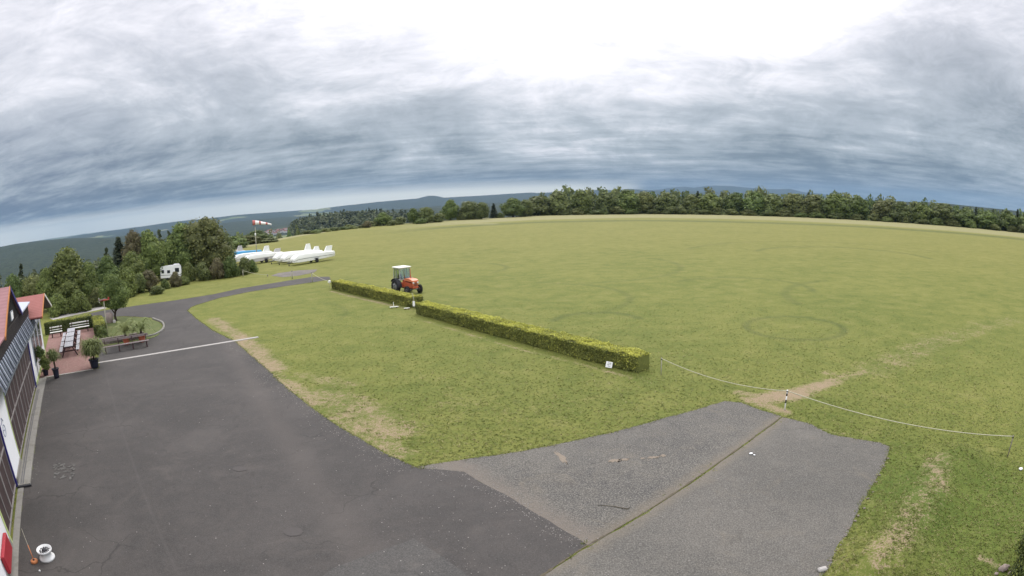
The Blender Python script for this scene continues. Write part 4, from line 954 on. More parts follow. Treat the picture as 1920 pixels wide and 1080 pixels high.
def strap(n, L, seed, z0, rise=.6, wd=.035, sp=.1):
    rg = random.Random(seed); m = MB()
    for k in range(n):
        a = rg.random()*6.283; l = L*(.6+.5*rg.random()); up_ = rise*rg.uniform(.2, 1.2); o = Vector((rg.uniform(-sp, sp), rg.uniform(-sp, sp), z0+rg.uniform(-1, 1)*sp*.85)); ca, sa = math.cos(a), math.sin(a); s_ = Vector((-sa, ca, 0)); pv_ = None; vs = []; fs = []
        for j in range(6):
            u = j/5; p = o + Vector((ca*l*u, sa*l*u, up_*math.sin(u*2.3) - .35*l*u*u)); ww = wd*(1-u)**.6*(.6+.8*min(1, u*3)); vs += [p-s_*ww/2, p+s_*ww/2]
            if j: fs.append((2*j-2, 2*j-1, 2*j+1, 2*j))
        m.add(vs, fs)
    return m
r = thing('potted_plant', 'big bushy long-leaved plant in a dark tub at the corner of the concrete channel', 'potted plant', LO(-2.3, 4.35)); pot(.36, .60, r, 'dark_pot'); MB().tube([(0,0,.5), (.03,.02,1.0), (0,.05,1.35)], [.06,.045,.02], 7).build('stem', 'bark', r)
V1 = strap(900, .85, 5, 1.15, .5, .06, .42); tintall(V1.build('foliage', 'palm_leaf', r), .0, .9)
r = thing('potted_plant', 'yucca with thin brown trunk in a tall dark pot at the patio edge', 'potted plant', LO(-1.35, 1.45)); pot(.25, .62, r, 'dark_pot'); MB().tube([(0,0,.5), (.02,0,.9), (-.03,.02,1.35)], [.07,.055,.05], 8).build('trunk', 'bark', r)
tintall(strap(330, .62, 6, 1.25, .45, .055, .22).build('foliage', 'palm_leaf', r), 0, .7); MB()
r = thing('potted_plant', 'two-tiered round green shrub in a dark bucket by the white wall', 'potted plant', LO(-2.6, .55)); pot(.24, .38, r, 'dark_pot'); MB().tube([(0,0,.3), (0,0,1.1)], .03, 6).build('stem', 'bark', r)
crown('foliage', 1.0, .95, 1500, .10, 71, 'leaf_bright', r, base=.0, nlobe=9).location = (0,0,.35)
o = crown('foliage', .85, .85, 1200, .10, 72, 'leaf_green', r, base=.0, nlobe=8); o.location = (-.25,-.05,1.05)
r = thing('young_shrub', 'small thin shrub against the white wall behind the two-tiered potted shrub', 'shrub', LO(-4.0, .35)); crown('foliage', 1.3, .55, 900, .10, 73, 'leaf_green', r, base=.0, nlobe=8); MB().tube([(0,0,-.05), (0,0,.8)], .02, 5).build('stem', 'bark', r)
r = thing('round_bush', 'dark round bush at the near end of the light topped box hedge', 'bush', LO(-12.3, 5.35)); crown('foliage', 1.0, 1.15, 2200, .09, 74, 'leaf_green', r, base=.0, nlobe=10); MB().tube([(0,0,-.05), (0,0,.5)], .03, 5).build('stem', 'bark', r)
# ball-shaped garden tree
q = P(218, 602); r = thing('garden_tree', 'small round garden tree with leaning trunk on the lawn island', 'tree', q)
m = MB(); m.tube([(0,0,-.1), (-.08,0,.5), (.05,.05,.95), (-.25,.1,1.6)], [.15,.12,.11,.06], 8); m.tube([(.05,.05,.9), (.45,.1,1.25), (.75,.1,1.7)], [.08,.06,.03], 7); m.tube([(-.05,.02,.7), (-.3,-.2,1.2), (-.6,-.3,1.7)], [.07,.05,.03], 7); m.build('trunk', 'bark', r)
o = crown('crown', 3.1, 3.1, 11000, .16, 81, 'leaf_green', r, base=.0, nlobe=24); o.location = (-.1,0,1.15)
def rock(name, p, rr_, seed, label, cat='stone', mat='boulder', z=.0):
    m = MB(); m.blob((0,0,rr_[2]*.7), rr_, seed, .20, 16, 12, 1.6); o = m.build(name, mat); o.location = (p[0], p[1], z); return tag(o, label, cat)
rock('boulder', P(206, 606), (.42,.34,.62), 5, 'upright brown boulder beside the garden tree trunk'); rock('stone', P(215, 606), (.17,.15,.18), 6, 'small pale stone at the foot of the boulder', mat='concrete_pale')
# low stone wall in front of the island
m = MB(); rgx = random.Random(4)
for row in range(4):
    x = 4.75 + (row % 2)*.12
    while x < 8.6:
        l = rgx.uniform(.22, .42); m.bbox((-9.55+rgx.uniform(-.02,.02), x+l/2, .07+row*.125), (.34, l-.015, .12), .025); x += l
for o_ in [m.build('stone_wall', 'stone')]: o_.location = LO(0, 0); o_.rotation_euler = (0,0,RZ); tag(o_, 'low dry stone wall along the lawn island behind the palms', 'wall')
lx_ = MB(); 
pe = crom([LO(-9.6,8.9), LO(-10.2,10.0), LO(-12.0,10.9), LO(-15,11.25), LO(-18,10.7)], 7)
for i in range(len(pe)-1):
    a, b = pe[i], pe[i+1]; c = (a+b)/2; lx_.bbox((c.x, c.y, .07), ((b-a).length*.92, .18, .17+random.uniform(-.02,.03)), .03, math.atan2(b.y-a.y, b.x-a.x))
tag(lx_.build('stone_edging', 'concrete'), 'curved row of pale edging stones round the lawn island', 'edging')
# grasses on the island
for k in range(7):
    r = thing('ornamental_grass', f'tuft of ornamental grass on the lawn island, {ORD[k]} from the patio side', 'grass tuft', LO(-10.3-.25*(k % 3), 5.0+k*.55, .04), 0, 'ornamental grass tufts on the lawn island'); tintall(strap(60, .35, 90+k, .05, .4, .02, .1).build('foliage', 'palm_leaf', r))

# patio furniture
pt = thing('picnic_table', 'grey wooden picnic table with attached benches', 'picnic table', LO(-8.1, 2.35, .016), RZ)
m = MB()
for k in range(5): m.bbox((0, -.30+k*.15, .74), (1.85, .14, .035), .008)
m.build('table_top', 'pale_wood', pt)
for sg in (-1, 1):
    m = MB()
    for k in range(2): m.bbox((0, sg*(.66+.145*k), .44), (1.85, .135, .035), .008)
    m.build('seat', 'pale_wood', pt)
for sx in (-1, 1):
    m = MB(); x = sx*.72
    for sg in (-1, 1):
        m.hexa([(x-.025, sg*.72, 0), (x+.025, sg*.72, 0), (x+.025, sg*.62, 0), (x-.025, sg*.62, 0), (x-.025, sg*.30, .72), (x+.025, sg*.30, .72), (x+.025, sg*.20, .72), (x-.025, sg*.20, .72)])
    m.box((x+.05, 0, .40), (.04, 1.62, .09)); m.box((x+.05, 0, .69), (.04, .70, .07)); m.build('leg_frame', 'leg_wood', pt)
m = MB(); m.hexa([(-.72, -.03, .66), (-.72, .03, .66), (0, .03, .38), (0, -.03, .38), (-.72, -.03, .71), (-.72, .03, .71), (0, .03, .43), (0, -.03, .43)]); m.build('brace', 'leg_wood', pt)
lbl = ['picnic table nearest the hangar doors, first of the row on the patio', 'picnic table second of the patio row counted from the near end', 'picnic table third of the patio row, before the one at the box hedge', 'picnic table at the far end of the patio row in front of the box hedge']
pt['label'] = lbl[0]; pt['group'] = 'picnic tables in a row on the brick patio'
for k in range(1, 4): dup(pt, LO(-8.1-2.12*k, 2.35+.02*k, .016), RZ+random.uniform(-.03, .03), label=lbl[k])
def bench(loc, rz, L, label, planks, wood, nleg, backless=False, name='bench'):
    b = thing(name, label, 'bench', loc, rz)   # x along, faces -y
    m = MB()
    for k in range(2): m.bbox((0, -.10+k*.19, .45), (L, .17, .045), .01)
    m.build('seat', wood, b); m = MB(); m.bbox((0, .24, .84), (L, .05, .17 if planks == 1 else .10), .01); 
    if planks > 1: m.bbox((0, .21, .62), (L, .05, .05), .01)
    m.build('backrest', wood, b)
    for k in range(nleg):
        x = -L/2+.2+(L-.4)*k/(nleg-1); m = MB(); m.box((x, -.10, .21), (.09, .08, .42)); m.box((x, .12, .21), (.09, .08, .42)); m.box((x, .0, .40), (.08, .36, .06)); m.hexa([(x-.035,.16,.40),(x+.035,.16,.40),(x+.035,.23,.40),(x-.035,.23,.40),(x-.035,.20,.9),(x+.035,.20,.9),(x+.035,.25,.9),(x-.035,.25,.9)]); m.build('leg', 'leg_wood', b)
    return b
# bench local -y must face the apron side (+s)
RB = RZ + math.pi/2
bench(LO(-6.2, 7.05, .012), RB, 3.75, 'long weathered plank bench facing the apron in front of the palms', 1, 'grey_wood', 4)
bench(LO(-17.1, 3.2, .016), RB, 2.0, 'white topped slatted bench against the patio box hedge, right of the tables', 2, 'white_plank', 2)
bench(LO(-16.6, .75, .016), RB, 1.3, 'short white topped bench at the far left corner of the patio by the wall', 2, 'white_plank', 2)
# model aeroplane on a pole
mp_ = thing('wind_vane', 'small red and black model aeroplane on a wooden pole behind the box hedge', 'wind vane', P(202, 628, 0))
m = MB(); m.tube([(0,0,-.05), (-.03,0,1.4), (-.06,0,2.75)], .045, 8); m.build('pole', 'post_wood', mp_)
bx = Vector((-.06,0,2.85)); m = MB(); m.tube([bx+Vector((-.55,0,.02)), bx+Vector((-.2,0,0)), bx+Vector((.25,0,0)), bx+Vector((.45,0,0))], [.03,.07,.09,.05], 10); f_ = m.build('fuselage', 'plane_red', mp_)
m = MB(); m.bbox(tuple(bx+Vector((.12,0,.06))), (.24, 1.25, .03), .01); m.build('wing', 'black_metal', mp_); m = MB(); m.bbox(tuple(bx+Vector((-.5,0,.03))), (.14, .4, .02), .008); m.bbox(tuple(bx+Vector((-.52,0,.13))), (.16, .02, .2), .008); m.build('tailplane', 'plane_red', mp_)
m = MB(); m.box(tuple(bx+Vector((.48,0,0))), (.02, .06, .42)); m.build('propeller', 'white_plank', mp_)
for k_ in mp_.children: k_.rotation_euler = (0,0,0)
mp_.rotation_euler = (0,0,rad(-165))
# dark bin by the path
b_i = thing('bin', 'small dark lidded bin at the start of the pale path', 'bin', P(106.5, 587)); MB().lathe([(.22,0),(.28,.62)], 14).build('body', 'black_metal', b_i); MB().lathe([(.30,.62),(.30,.68),(.12,.76)], 14).build('lid', 'black_metal', b_i)
pw = MB(); pw.tube([(0,0,-.1), (0,0,2.3)], [.09,.07], 8); pw.lathe([(.09,2.3),(.02,2.42)], 8); o = pw.build('wooden_post', 'post_wood'); o.location = hit(55, 531); tag(o, 'pale wooden post rising among the trees behind the hangar roof', 'post')

# ------------------------------------------------------------------ rim, roller, small things on the apron
q = P(89, 1046, .012); r = thing('wheel_rim', 'bare truck wheel rim lying flat on the dark asphalt', 'wheel rim', q)
MB().lathe([(.27,0),(.29,.0),(.29,.045),(.225,.07),(.205,.12),(.205,.20),(.27,.25),(.285,.27),(.285,.31),(.265,.31),(.225,.25),(.21,.245)], 36).build('barrel', 'rim_white', r).location = (0,0,0)
m = MB(); m.lathe([(.225,.20),(.215,.245),(.12,.275),(.115,.26)], 32); m.build('disc', 'chrome', r); m = MB(); m.lathe([(.095,.255),(.095,.295),(.05,.31)], 20)
for k in range(10): a = 2*math.pi*k/10; m.lathe([(.016,.25),(.016,.292)], 6, (.145*math.cos(a), .145*math.sin(a), 0)) 
m.build('hub', 'black_metal', r)
for k in range(9): a = 2*math.pi*(k+.5)/9; MB().lathe([(.022,.24),(.022,.2685)], 8, (.175*math.cos(a), .175*math.sin(a), 0)).build('vent_hole', 'black_metal', r)
q = P(65, 1054, .012); pv2 = P(47, 1016, .9); r = thing('cable_roller', 'orange wooden disc roller with a long handle near the hangar corner', 'roller', q)
MB().lathe([(.13,0),(.135,.02),(.135,.06),(.10,.07)], 24).build('disc', 'cat_orange', r); MB().lathe([(.035,.07),(.035,.10),(.01,.11)], 12).build('hub', 'black_metal', r)
m = MB(); m.tube([(0,0,.08), tuple((P(52,1022,.42)-q)), ], .016, 6); m.build('handle', 'cat_orange', r); tt = P(40, 991, .30)-q; MB().tube([tuple((P(52,1022,.42)-q)), tuple(tt)], .008, 5).build('cord', 'post_wood', r)
o = MB().blob((0,0,.03), (.035,.035,.035), 3, .02, 10, 8).build('small_ball', 'rim_white'); o.location = P(75, 1072, .012); tag(o, 'tiny white ball on the asphalt in front of the orange roller', 'ball')
for k, (p, s, lb) in enumerate([((1408,852.5),.07,'white scrap of paper on the worn asphalt pad, the larger of two'),((1414,855),.045,'white scrap of paper on the worn asphalt pad, the smaller of two'),((1913,883),.11,'white ball lying in the grass by the last rope post')]):
    o = MB().blob((0,0,s*.35), (s,s*.7,s*.4), 30+k, .12, 12, 8).build('white_scrap' if k < 2 else 'white_ball', 'sign_white'); q = hit(*p); o.location = (q.x, q.y, max(q.z, .02)); tag(o, lb, 'scrap' if k < 2 else 'ball')
o = MB().bbox((0,0,.05), (.26,.15,.10), .03).build('stone', 'concrete_pale'); o.location = P(1541, 1070); tag(o, 'pale kerb stone at the lower right corner of the asphalt pad', 'stone')
m = MB(); s0 = P(1121,947,.02); s1 = P(1150,949,.03); s2 = P(1177,954.5,.02); m.tube([s0, s1, s2], [.006,.011,.016], 5); m.tube([s2, P(1181,951,.03)], [.014,.006], 5); tag(m.build('stick', 'moss'), 'thin dead stick lying on the worn asphalt strip', 'stick')
# edge stones along the right pad
for k in range(15):
    u = k/14; x = 1550+100*(1-u)**1.0; xx = np.interp(u, [0,.3,.6,1], [1663,1632,1596,1548]); yy = np.interp(u, [0,.3,.6,1], [862,925,985,1062])
    q = P(xx+random.uniform(0,4), yy+random.uniform(-3,3)); o = MB().blob((0,0,.02), (.04+.03*random.random(), .03+.02*random.random(), .022), 300+k, .2, 8, 6).build('edge_stone', 'stone'); o.location = q
    tag(o, 'small brown stone at the grass edge of the worn asphalt pad', 'stone', 'small stones along the right edge of the asphalt pad')
for k, (p, s) in enumerate([((1880,1070),.17),((1895,1078),.13),((1868,1077),.08),((1889,1064),.07)]):
    q = hit(*p); rock('rock', (q.x, q.y), (s, s*.8, s*.6), 60+k, ['largest grey rock', 'middle sized grey rock', 'small flat grey rock', 'small upright grey rock'][k] + ' below the dark bush at the lower right corner', z=-.03)
q = P(1922, 1086); r = thing('evergreen_bush', 'dark evergreen bush cut by the lower right corner of the view', 'bush', (q.x, q.y, 0)); crown('foliage', 1.9, 1.5, 16000, .07, 91, 'box_leaf', r, base=0, nlobe=14); MB().tube([(0,0,-.05), (0,0,.8)], .05, 6).build('stem', 'bark', r)

# rope fence
def post(p, h, r0, label, mat='post_wood', lean=(0,0), base='black_metal'):
    t = thing('fence_post', label, 'post', p, 0); MB().tube([(0,0,-.05), (lean[0]*.5, lean[1]*.5, h*.5), (lean[0], lean[1], h)], r0, 8).build('stake', mat, t)
    MB().lathe([(r0*1.5, h-.10), (r0*1.5, h-.05)], 8, (lean[0], lean[1], 0)).build('rope_clip', base, t); return t
fp = [(P(1239.5,703.5), .88, 'thin stake at the right end of the long hedge'), (P(1471,768.5), .86, 'white banded stake on the bare ground at the tip of the asphalt'), (P(1889,857), .84, 'thin dark stake at the right end of the rope fence')]
post(fp[0][0], fp[0][1], .025, fp[0][2]); t_p = post(fp[1][0], fp[1][1], .03, fp[1][2], 'sign_white', (.05,.02)); post(fp[2][0], fp[2][1], .022, fp[2][2], 'grey_wood', (.05,.0))
MB().tube([(.016,.006,.30), (.026,.010,.44)], .033, 8).build('band', 'black_metal', t_p); MB().tube([(.036,.014,.60), (.044,.017,.72)], .033, 8).build('band', 'black_metal', t_p)
def rope(name, a, b, sag, r0, label, n=26):
    pts = []
    for k in range(n+1):
        u = k/n; p = a.lerp(b, u); pts.append(p - Vector((0,0,sag*4*u*(1-u))))
    return tag(MB().tube(pts, r0, 6).build(name, 'rope'), label, 'rope')
tp = [f[0] + Vector((0 if i == 0 else .05, 0, f[1]-.04)) for i, f in enumerate(fp)]
rope('rope', tp[0], tp[1], .30, .016, 'slack rope from the hedge stake to the banded stake'); rope('rope', tp[1], tp[2], .32, .017, 'slack rope from the banded stake to the last stake at right')
lp = [((456,519), .95, 'thin stake at the foot of the left bushes'), ((502,519.5), .35, 'short yellow white marker stub on the verge of the lane'), ((548,523), 1.05, 'white stake by the grey gravel lane'), ((585.5,529.5), 1.2, 'white banded stake at the tip of the asphalt road')]
tops = []
for (p, h, lb) in lp:
    q = P(*p); post(q, h, .06, lb, 'post_wood'); tops.append(q + Vector((0,0,h-.08)))
rope('rope', tops[0], tops[1]+Vector((0,0,.0)), .12, .02, 'thin rope from the bush stake to the marker stub'); rope('rope', tops[3], P(622,541)+Vector((0,0,.7)), .15, .02, 'thin rope from the road stake to the left end of the hedge')
# hedge markers
q = P(620.5, 538.5); r = thing('marker_sign', 'round white marker at the left end of the shorter hedge', 'marker', q - Vector((.05,.25,0))); MB().tube([(0,0,-.05), (0,0,.62)], .02, 6).build('stake', 'post_wood', r); MB().lathe([(.17,-.02),(.17,.02)], 20, (0,-.03,.62), 'Y').build('disc', 'sign_white', r)
q = P(777, 581); r = thing('gate_sign', 'white sign board on a curved stake in the gap between the hedges', 'sign', q, rad(-20)); MB().tube([(0,0,-.05), (0,.02,.7), (-.05,.03,1.15), (-.16,.03,1.35)], .022, 6).build('stake', 'post_wood', r); MB().bbox((0,-.03,.50), (.20,.03,.42), .01).build('board', 'sign_white', r)
q = P(739, 577.5); r = thing('low_stand', 'low white board stand with a short upright in front of the shorter hedge', 'stand', q, rad(20)); MB().bbox((0,0,.10), (.72,.20,.05), .01).build('board', 'white_plank', r); MB().box((-.2,0,.045), (.06,.16,.10)).build('foot', 'leg_wood', r); MB().box((.2,0,.045), (.06,.16,.10)).build('foot', 'leg_wood', r); MB().box((-.02,.05,.30), (.05,.05,.38)).build('upright', 'white_plank', r)
q = P(763, 580); r = thing('low_stand', 'small white board on the grass beside the gate sign', 'stand', q, rad(20)); MB().bbox((0,0,.10), (.48,.16,.05), .01).build('board', 'white_plank', r); MB().box((-.15,0,.045), (.05,.12,.10)).build('foot', 'leg_wood', r); MB().box((.15,0,.045), (.05,.12,.10)).build('foot', 'leg_wood', r)
q = P(1142, 690.5); r = thing('notice_board', 'small tilted white notice with dark lines leaning on the long hedge', 'sign', q, rad(-18)); e = MB(); R_ = Euler((rad(-14), rad(8), 0)).to_matrix()
e.box((0,0,.19), (.33,.03,.30), 0, rad(8), rad(-14)); e.build('board', 'sign_white', r); m = MB()
for zz, l0, l1 in ((.27,-.08,.10),(.20,-.11,.02),(.195,.04,.11),(.12,-.06,.08)): m.box(tuple(Vector((0,0,.19)) + R_ @ Vector(((l0+l1)/2, -.018, zz-.19))), (l1-l0,.004,.022), 0, rad(8), rad(-14))
m.build('lettering', 'ink', r); MB().box((-.1,.06,.06), (.02,.02,.16)).build('stake', 'leg_wood', r); MB().box((.1,.06,.06), (.02,.02,.16)).build('stake', 'leg_wood', r)

# ------------------------------------------------------------------ tractor
hd = math.atan2(-1.60, 1.67)
tr = thing('tractor', 'orange red farm tractor with white roofed cab parked behind the hedge', 'tractor', (-10.40, 55.35, 0), hd - rad(5))
def tpart(name, m, mat, parent=tr): return sharp(m.build(name, mat, parent))
m = MB(); m.prism([(.55,.62),(.55,1.22),(.95,1.26),(1.05,1.10),(2.22,1.02),(2.26,.72),(2.05,.58),(.9,.55)], -.30, .30, lambda a, b, h: (a, h, b)); tpart('body', m, 'tractor_red')
m = MB(); m.prism([(.95,1.20),(.95,1.40),(1.5,1.44),(2.1,1.40),(2.36,1.30),(2.38,1.16)], -.33, .33, lambda a, b, h: (a, h, b)); tpart('hood', m, 'tractor_orange')
m = MB(); m.bbox((2.34,0,.98), (.10,.62,.34), .03); gr = tpart('grille', m, 'tractor_orange'); m = MB()
for k in range(6): m.box((2.395,0,.86+k*.05), (.012,.40,.022))
tpart('slats', m, 'black_metal', gr)
m = MB(); m.bbox((2.28,0,.66), (.26,.60,.20), .03); tpart('front_weight', m, 'tractor_red')
for sg in (-1, 1):
    m = MB(); m.lathe([(.06,0),(.085,.03),(.085,.07)], 14, (2.36, sg*.24, 1.10), 'X'); tpart('headlight', m, 'rim_white')
    m = MB(); m.bbox((.25, sg*.36, .78), (.9,.14,.5), .03); tpart('side_panel', m, 'tractor_red')
m = MB(); m.tube([(-.25,0,.62), (.9,0,.66)], .25, 12); m.tube([(0,-.72,.6), (0,.72,.6)], .12, 10); tpart('gearbox', m, 'black_metal')
m = MB(); m.tube([(1.95,-.60,.40), (1.95,0,.50), (1.95,.60,.40)], .06, 8); m.tube([(1.2,0,.55), (1.95,0,.5)], .10, 8); tpart('front_axle', m, 'grey_metal')
def wheel(x, y, rw, ww, rim_r, sg):
    e_ = bpy.data.objects.new('wheel', None); C.objects.link(e_); e_.parent = tr; e_.location = (x, y, rw)
    m = MB(); h2 = ww/2; m.lathe([(rim_r,-h2*.8),(rim_r+.03,-h2),(rw-.05,-h2*.95),(rw-.012,-h2*.7),(rw-.012,h2*.7),(rw-.05,h2*.95),(rim_r+.03,h2),(rim_r,h2*.8)], 36, (0,0,0), 'Y')
    n = 20
    for k in range(n):
        for s2 in (-1, 1):
            a = 2*math.pi*(k+(.5 if s2 > 0 else 0))/n; R2 = Matrix.Rotation(-a, 3, 'Y'); c = R2 @ Vector((0, s2*h2*.45, rw-.008)); m.box(tuple(c), (.045, h2*.85, .035), rz=s2*.5) if False else None
            vs = []
            for zz in (rw-.03, rw+.018):
                for (dx, dy) in ((-.02-.05, 0), (.02-.05, 0), (.02+.05, s2*h2*.92), (-.02+.05, s2*h2*.92)): vs.append(R2 @ Vector((dx, dy, zz)))
            m.hexa(vs)
    m.build('tyre', 'tyre', e_)
    m = MB(); m.lathe([(rim_r+.005,-h2*.8),(rim_r+.005,h2*.8),(rim_r-.03,h2*.8),(rim_r-.04,h2*.62*sg),(rim_r*.5,h2*.5*sg),(rim_r*.5,-h2*.1),(rim_r-.05,-h2*.2),(rim_r-.03,-h2*.8)], 30, (0,0,0), 'Y'); m.lathe([(rim_r*.52, 0 if sg > 0 else -h2*.55), (rim_r*.46, h2*.55 if sg > 0 else 0)], 16, (0,0,0), 'Y'); m.build('rim', 'rim_white', e_)
    m = MB(); 
    for k in range(6): a = 2*math.pi*k/6; m.lathe([(.055*rim_r/.3, min(sg*h2*.66, sg*h2*.5)), (.055*rim_r/.3, max(sg*h2*.66, sg*h2*.5))], 8, (rim_r*.72*math.cos(a), 0, rim_r*.72*math.sin(a)), 'Y')
    m.lathe([(rim_r*.28, min(0, sg*h2*.8)), (rim_r*.2, max(0, sg*h2*.8))], 12, (0,0,0), 'Y'); m.build('hub', 'black_metal', e_)
for sg in (-1, 1): wheel(0, sg*.74, .64, .36, .36, sg); wheel(1.95, sg*.70, .40, .22, .21, sg)
for sg in (-1, 1):
    m = MB(); vs = []; fs = []; n = 12
    for k in range(n+1):
        a = rad(-5 + 150*k/n); rr_ = .72; p = (math.cos(a)*rr_, math.sin(a)*rr_+.64)
        vs += [(p[0], sg*.52, p[1]), (p[0], sg*.94, p[1]), (p[0]*1.03, sg*.94, p[1]+.03), (p[0]*1.03, sg*.52, p[1]+.03)]
    for k in range(n):
        for j in range(4): fs.append((k*4+j, k*4+(j+1)%4, k*4+4+(j+1)%4, k*4+4+j))
    m.add(vs, fs); tpart('fender', m, 'black_metal')
# cab
cb = bpy.data.objects.new('cab', None); C.objects.link(cb); cb.parent = tr
m = MB(); 
corners = {(x, y): ((-.58 if x < 0 else .62), y*.60, 1.28, (-.52 if x < 0 else .50), y*.55, 2.32) for x in (-1, 1) for y in (-1, 1)}
for (x, y), c in corners.items(): m.hexa([(c[0]-.03, c[1]-.03, c[2]), (c[0]+.03, c[1]-.03, c[2]), (c[0]+.03, c[1]+.03, c[2]), (c[0]-.03, c[1]+.03, c[2]), (c[3]-.03, c[4]-.03, c[5]), (c[3]+.03, c[4]-.03, c[5]), (c[3]+.03, c[4]+.03, c[5]), (c[3]-.03, c[4]+.03, c[5])])
for y in (-1, 1): 
    m.box((.0, y*.60, 1.27), (1.26, .05, .09)); m.box((-.02, y*.555, 2.30), (1.06, .05, .06)); m.hexa([(-.14, y*.60-.03, 1.3), (-.07, y*.60-.03, 1.3), (-.07, y*.60+.03, 1.3), (-.14, y*.60+.03, 1.3), (-.10, y*.56-.03, 2.3), (-.04, y*.56-.03, 2.3), (-.04, y*.56+.03, 2.3), (-.10, y*.56+.03, 2.3)])
m.box((-.57, 0, 1.3), (.06, 1.15, .12)); m.box((.62, 0, 1.27), (.06, 1.2, .09)); tpart('cab_frame', m, 'cab_grey', cb)
m = MB(); m.bbox((0,0,2.39), (1.42,1.36,.13), .05); tpart('cab_roof', m, 'cab_white', cb)
m = MB()
for y in (-1, 1):
    for (a, b) in ((-.54, -.13), (-.06, .57)): m.hexa([(a, y*.600-.006, 1.32), (b, y*.600-.006, 1.32), (b, y*.600+.006, 1.32), (a, y*.600+.006, 1.32), (a*.92, y*.556-.006, 2.27), (b*.86, y*.556-.006, 2.27), (b*.86, y*.556+.006, 2.27), (a*.92, y*.556+.006, 2.27)])
m.hexa([(.612,-.56,1.32), (.624,-.56,1.32), (.624,.56,1.32), (.612,.56,1.32), (.494,-.51,2.27), (.506,-.51,2.27), (.506,.51,2.27), (.494,.51,2.27)]); m.hexa([(-.578,-.56,1.36), (-.566,-.56,1.36), (-.566,.56,1.36), (-.578,.56,1.36), (-.524,-.51,2.27), (-.512,-.51,2.27), (-.512,.51,2.27), (-.524,.51,2.27)]); tpart('pane', m, 'glass', cb)
m = MB(); m.bbox((-.25,0,1.20), (.42,.44,.12), .04); m.bbox((-.44,0,1.46), (.09,.42,.48), .04); tpart('seat', m, 'black_metal')
m = MB(); m.tube([(.55,0,1.2), (.32,0,1.55)], .025, 8)
for k in range(20): a, b = 2*math.pi*k/20, 2*math.pi*(k+1)/20; m.tube([(.30+.05*math.cos(a), .19*math.sin(a), 1.57+.17*math.cos(a)), (.30+.05*math.cos(b), .19*math.sin(b), 1.57+.17*math.cos(b))], .014, 5, False)
tpart('steering_wheel', m, 'black_metal')
m = MB(); m.tube([(1.15,.24,1.38), (1.15,.24,1.72)], .055, 10); m.tube([(1.15,.24,1.72), (1.15,.24,2.15), (1.13,.24,2.22)], .03, 8); tpart('exhaust', m, 'tractor_red')
m = MB(); m.box((-.75,0,.55), (.35,.08,.06)); m.tube([(-.55,-.3,.6), (-.95,-.28,.5)], .025, 6); m.tube([(-.55,.3,.6), (-.95,.28,.5)], .025, 6); tpart('hitch', m, 'black_metal')

for sg in (-1, 1): tpart('footstep', MB().box((.55,sg*.55,.62), (.30,.26,.04)), 'black_metal')

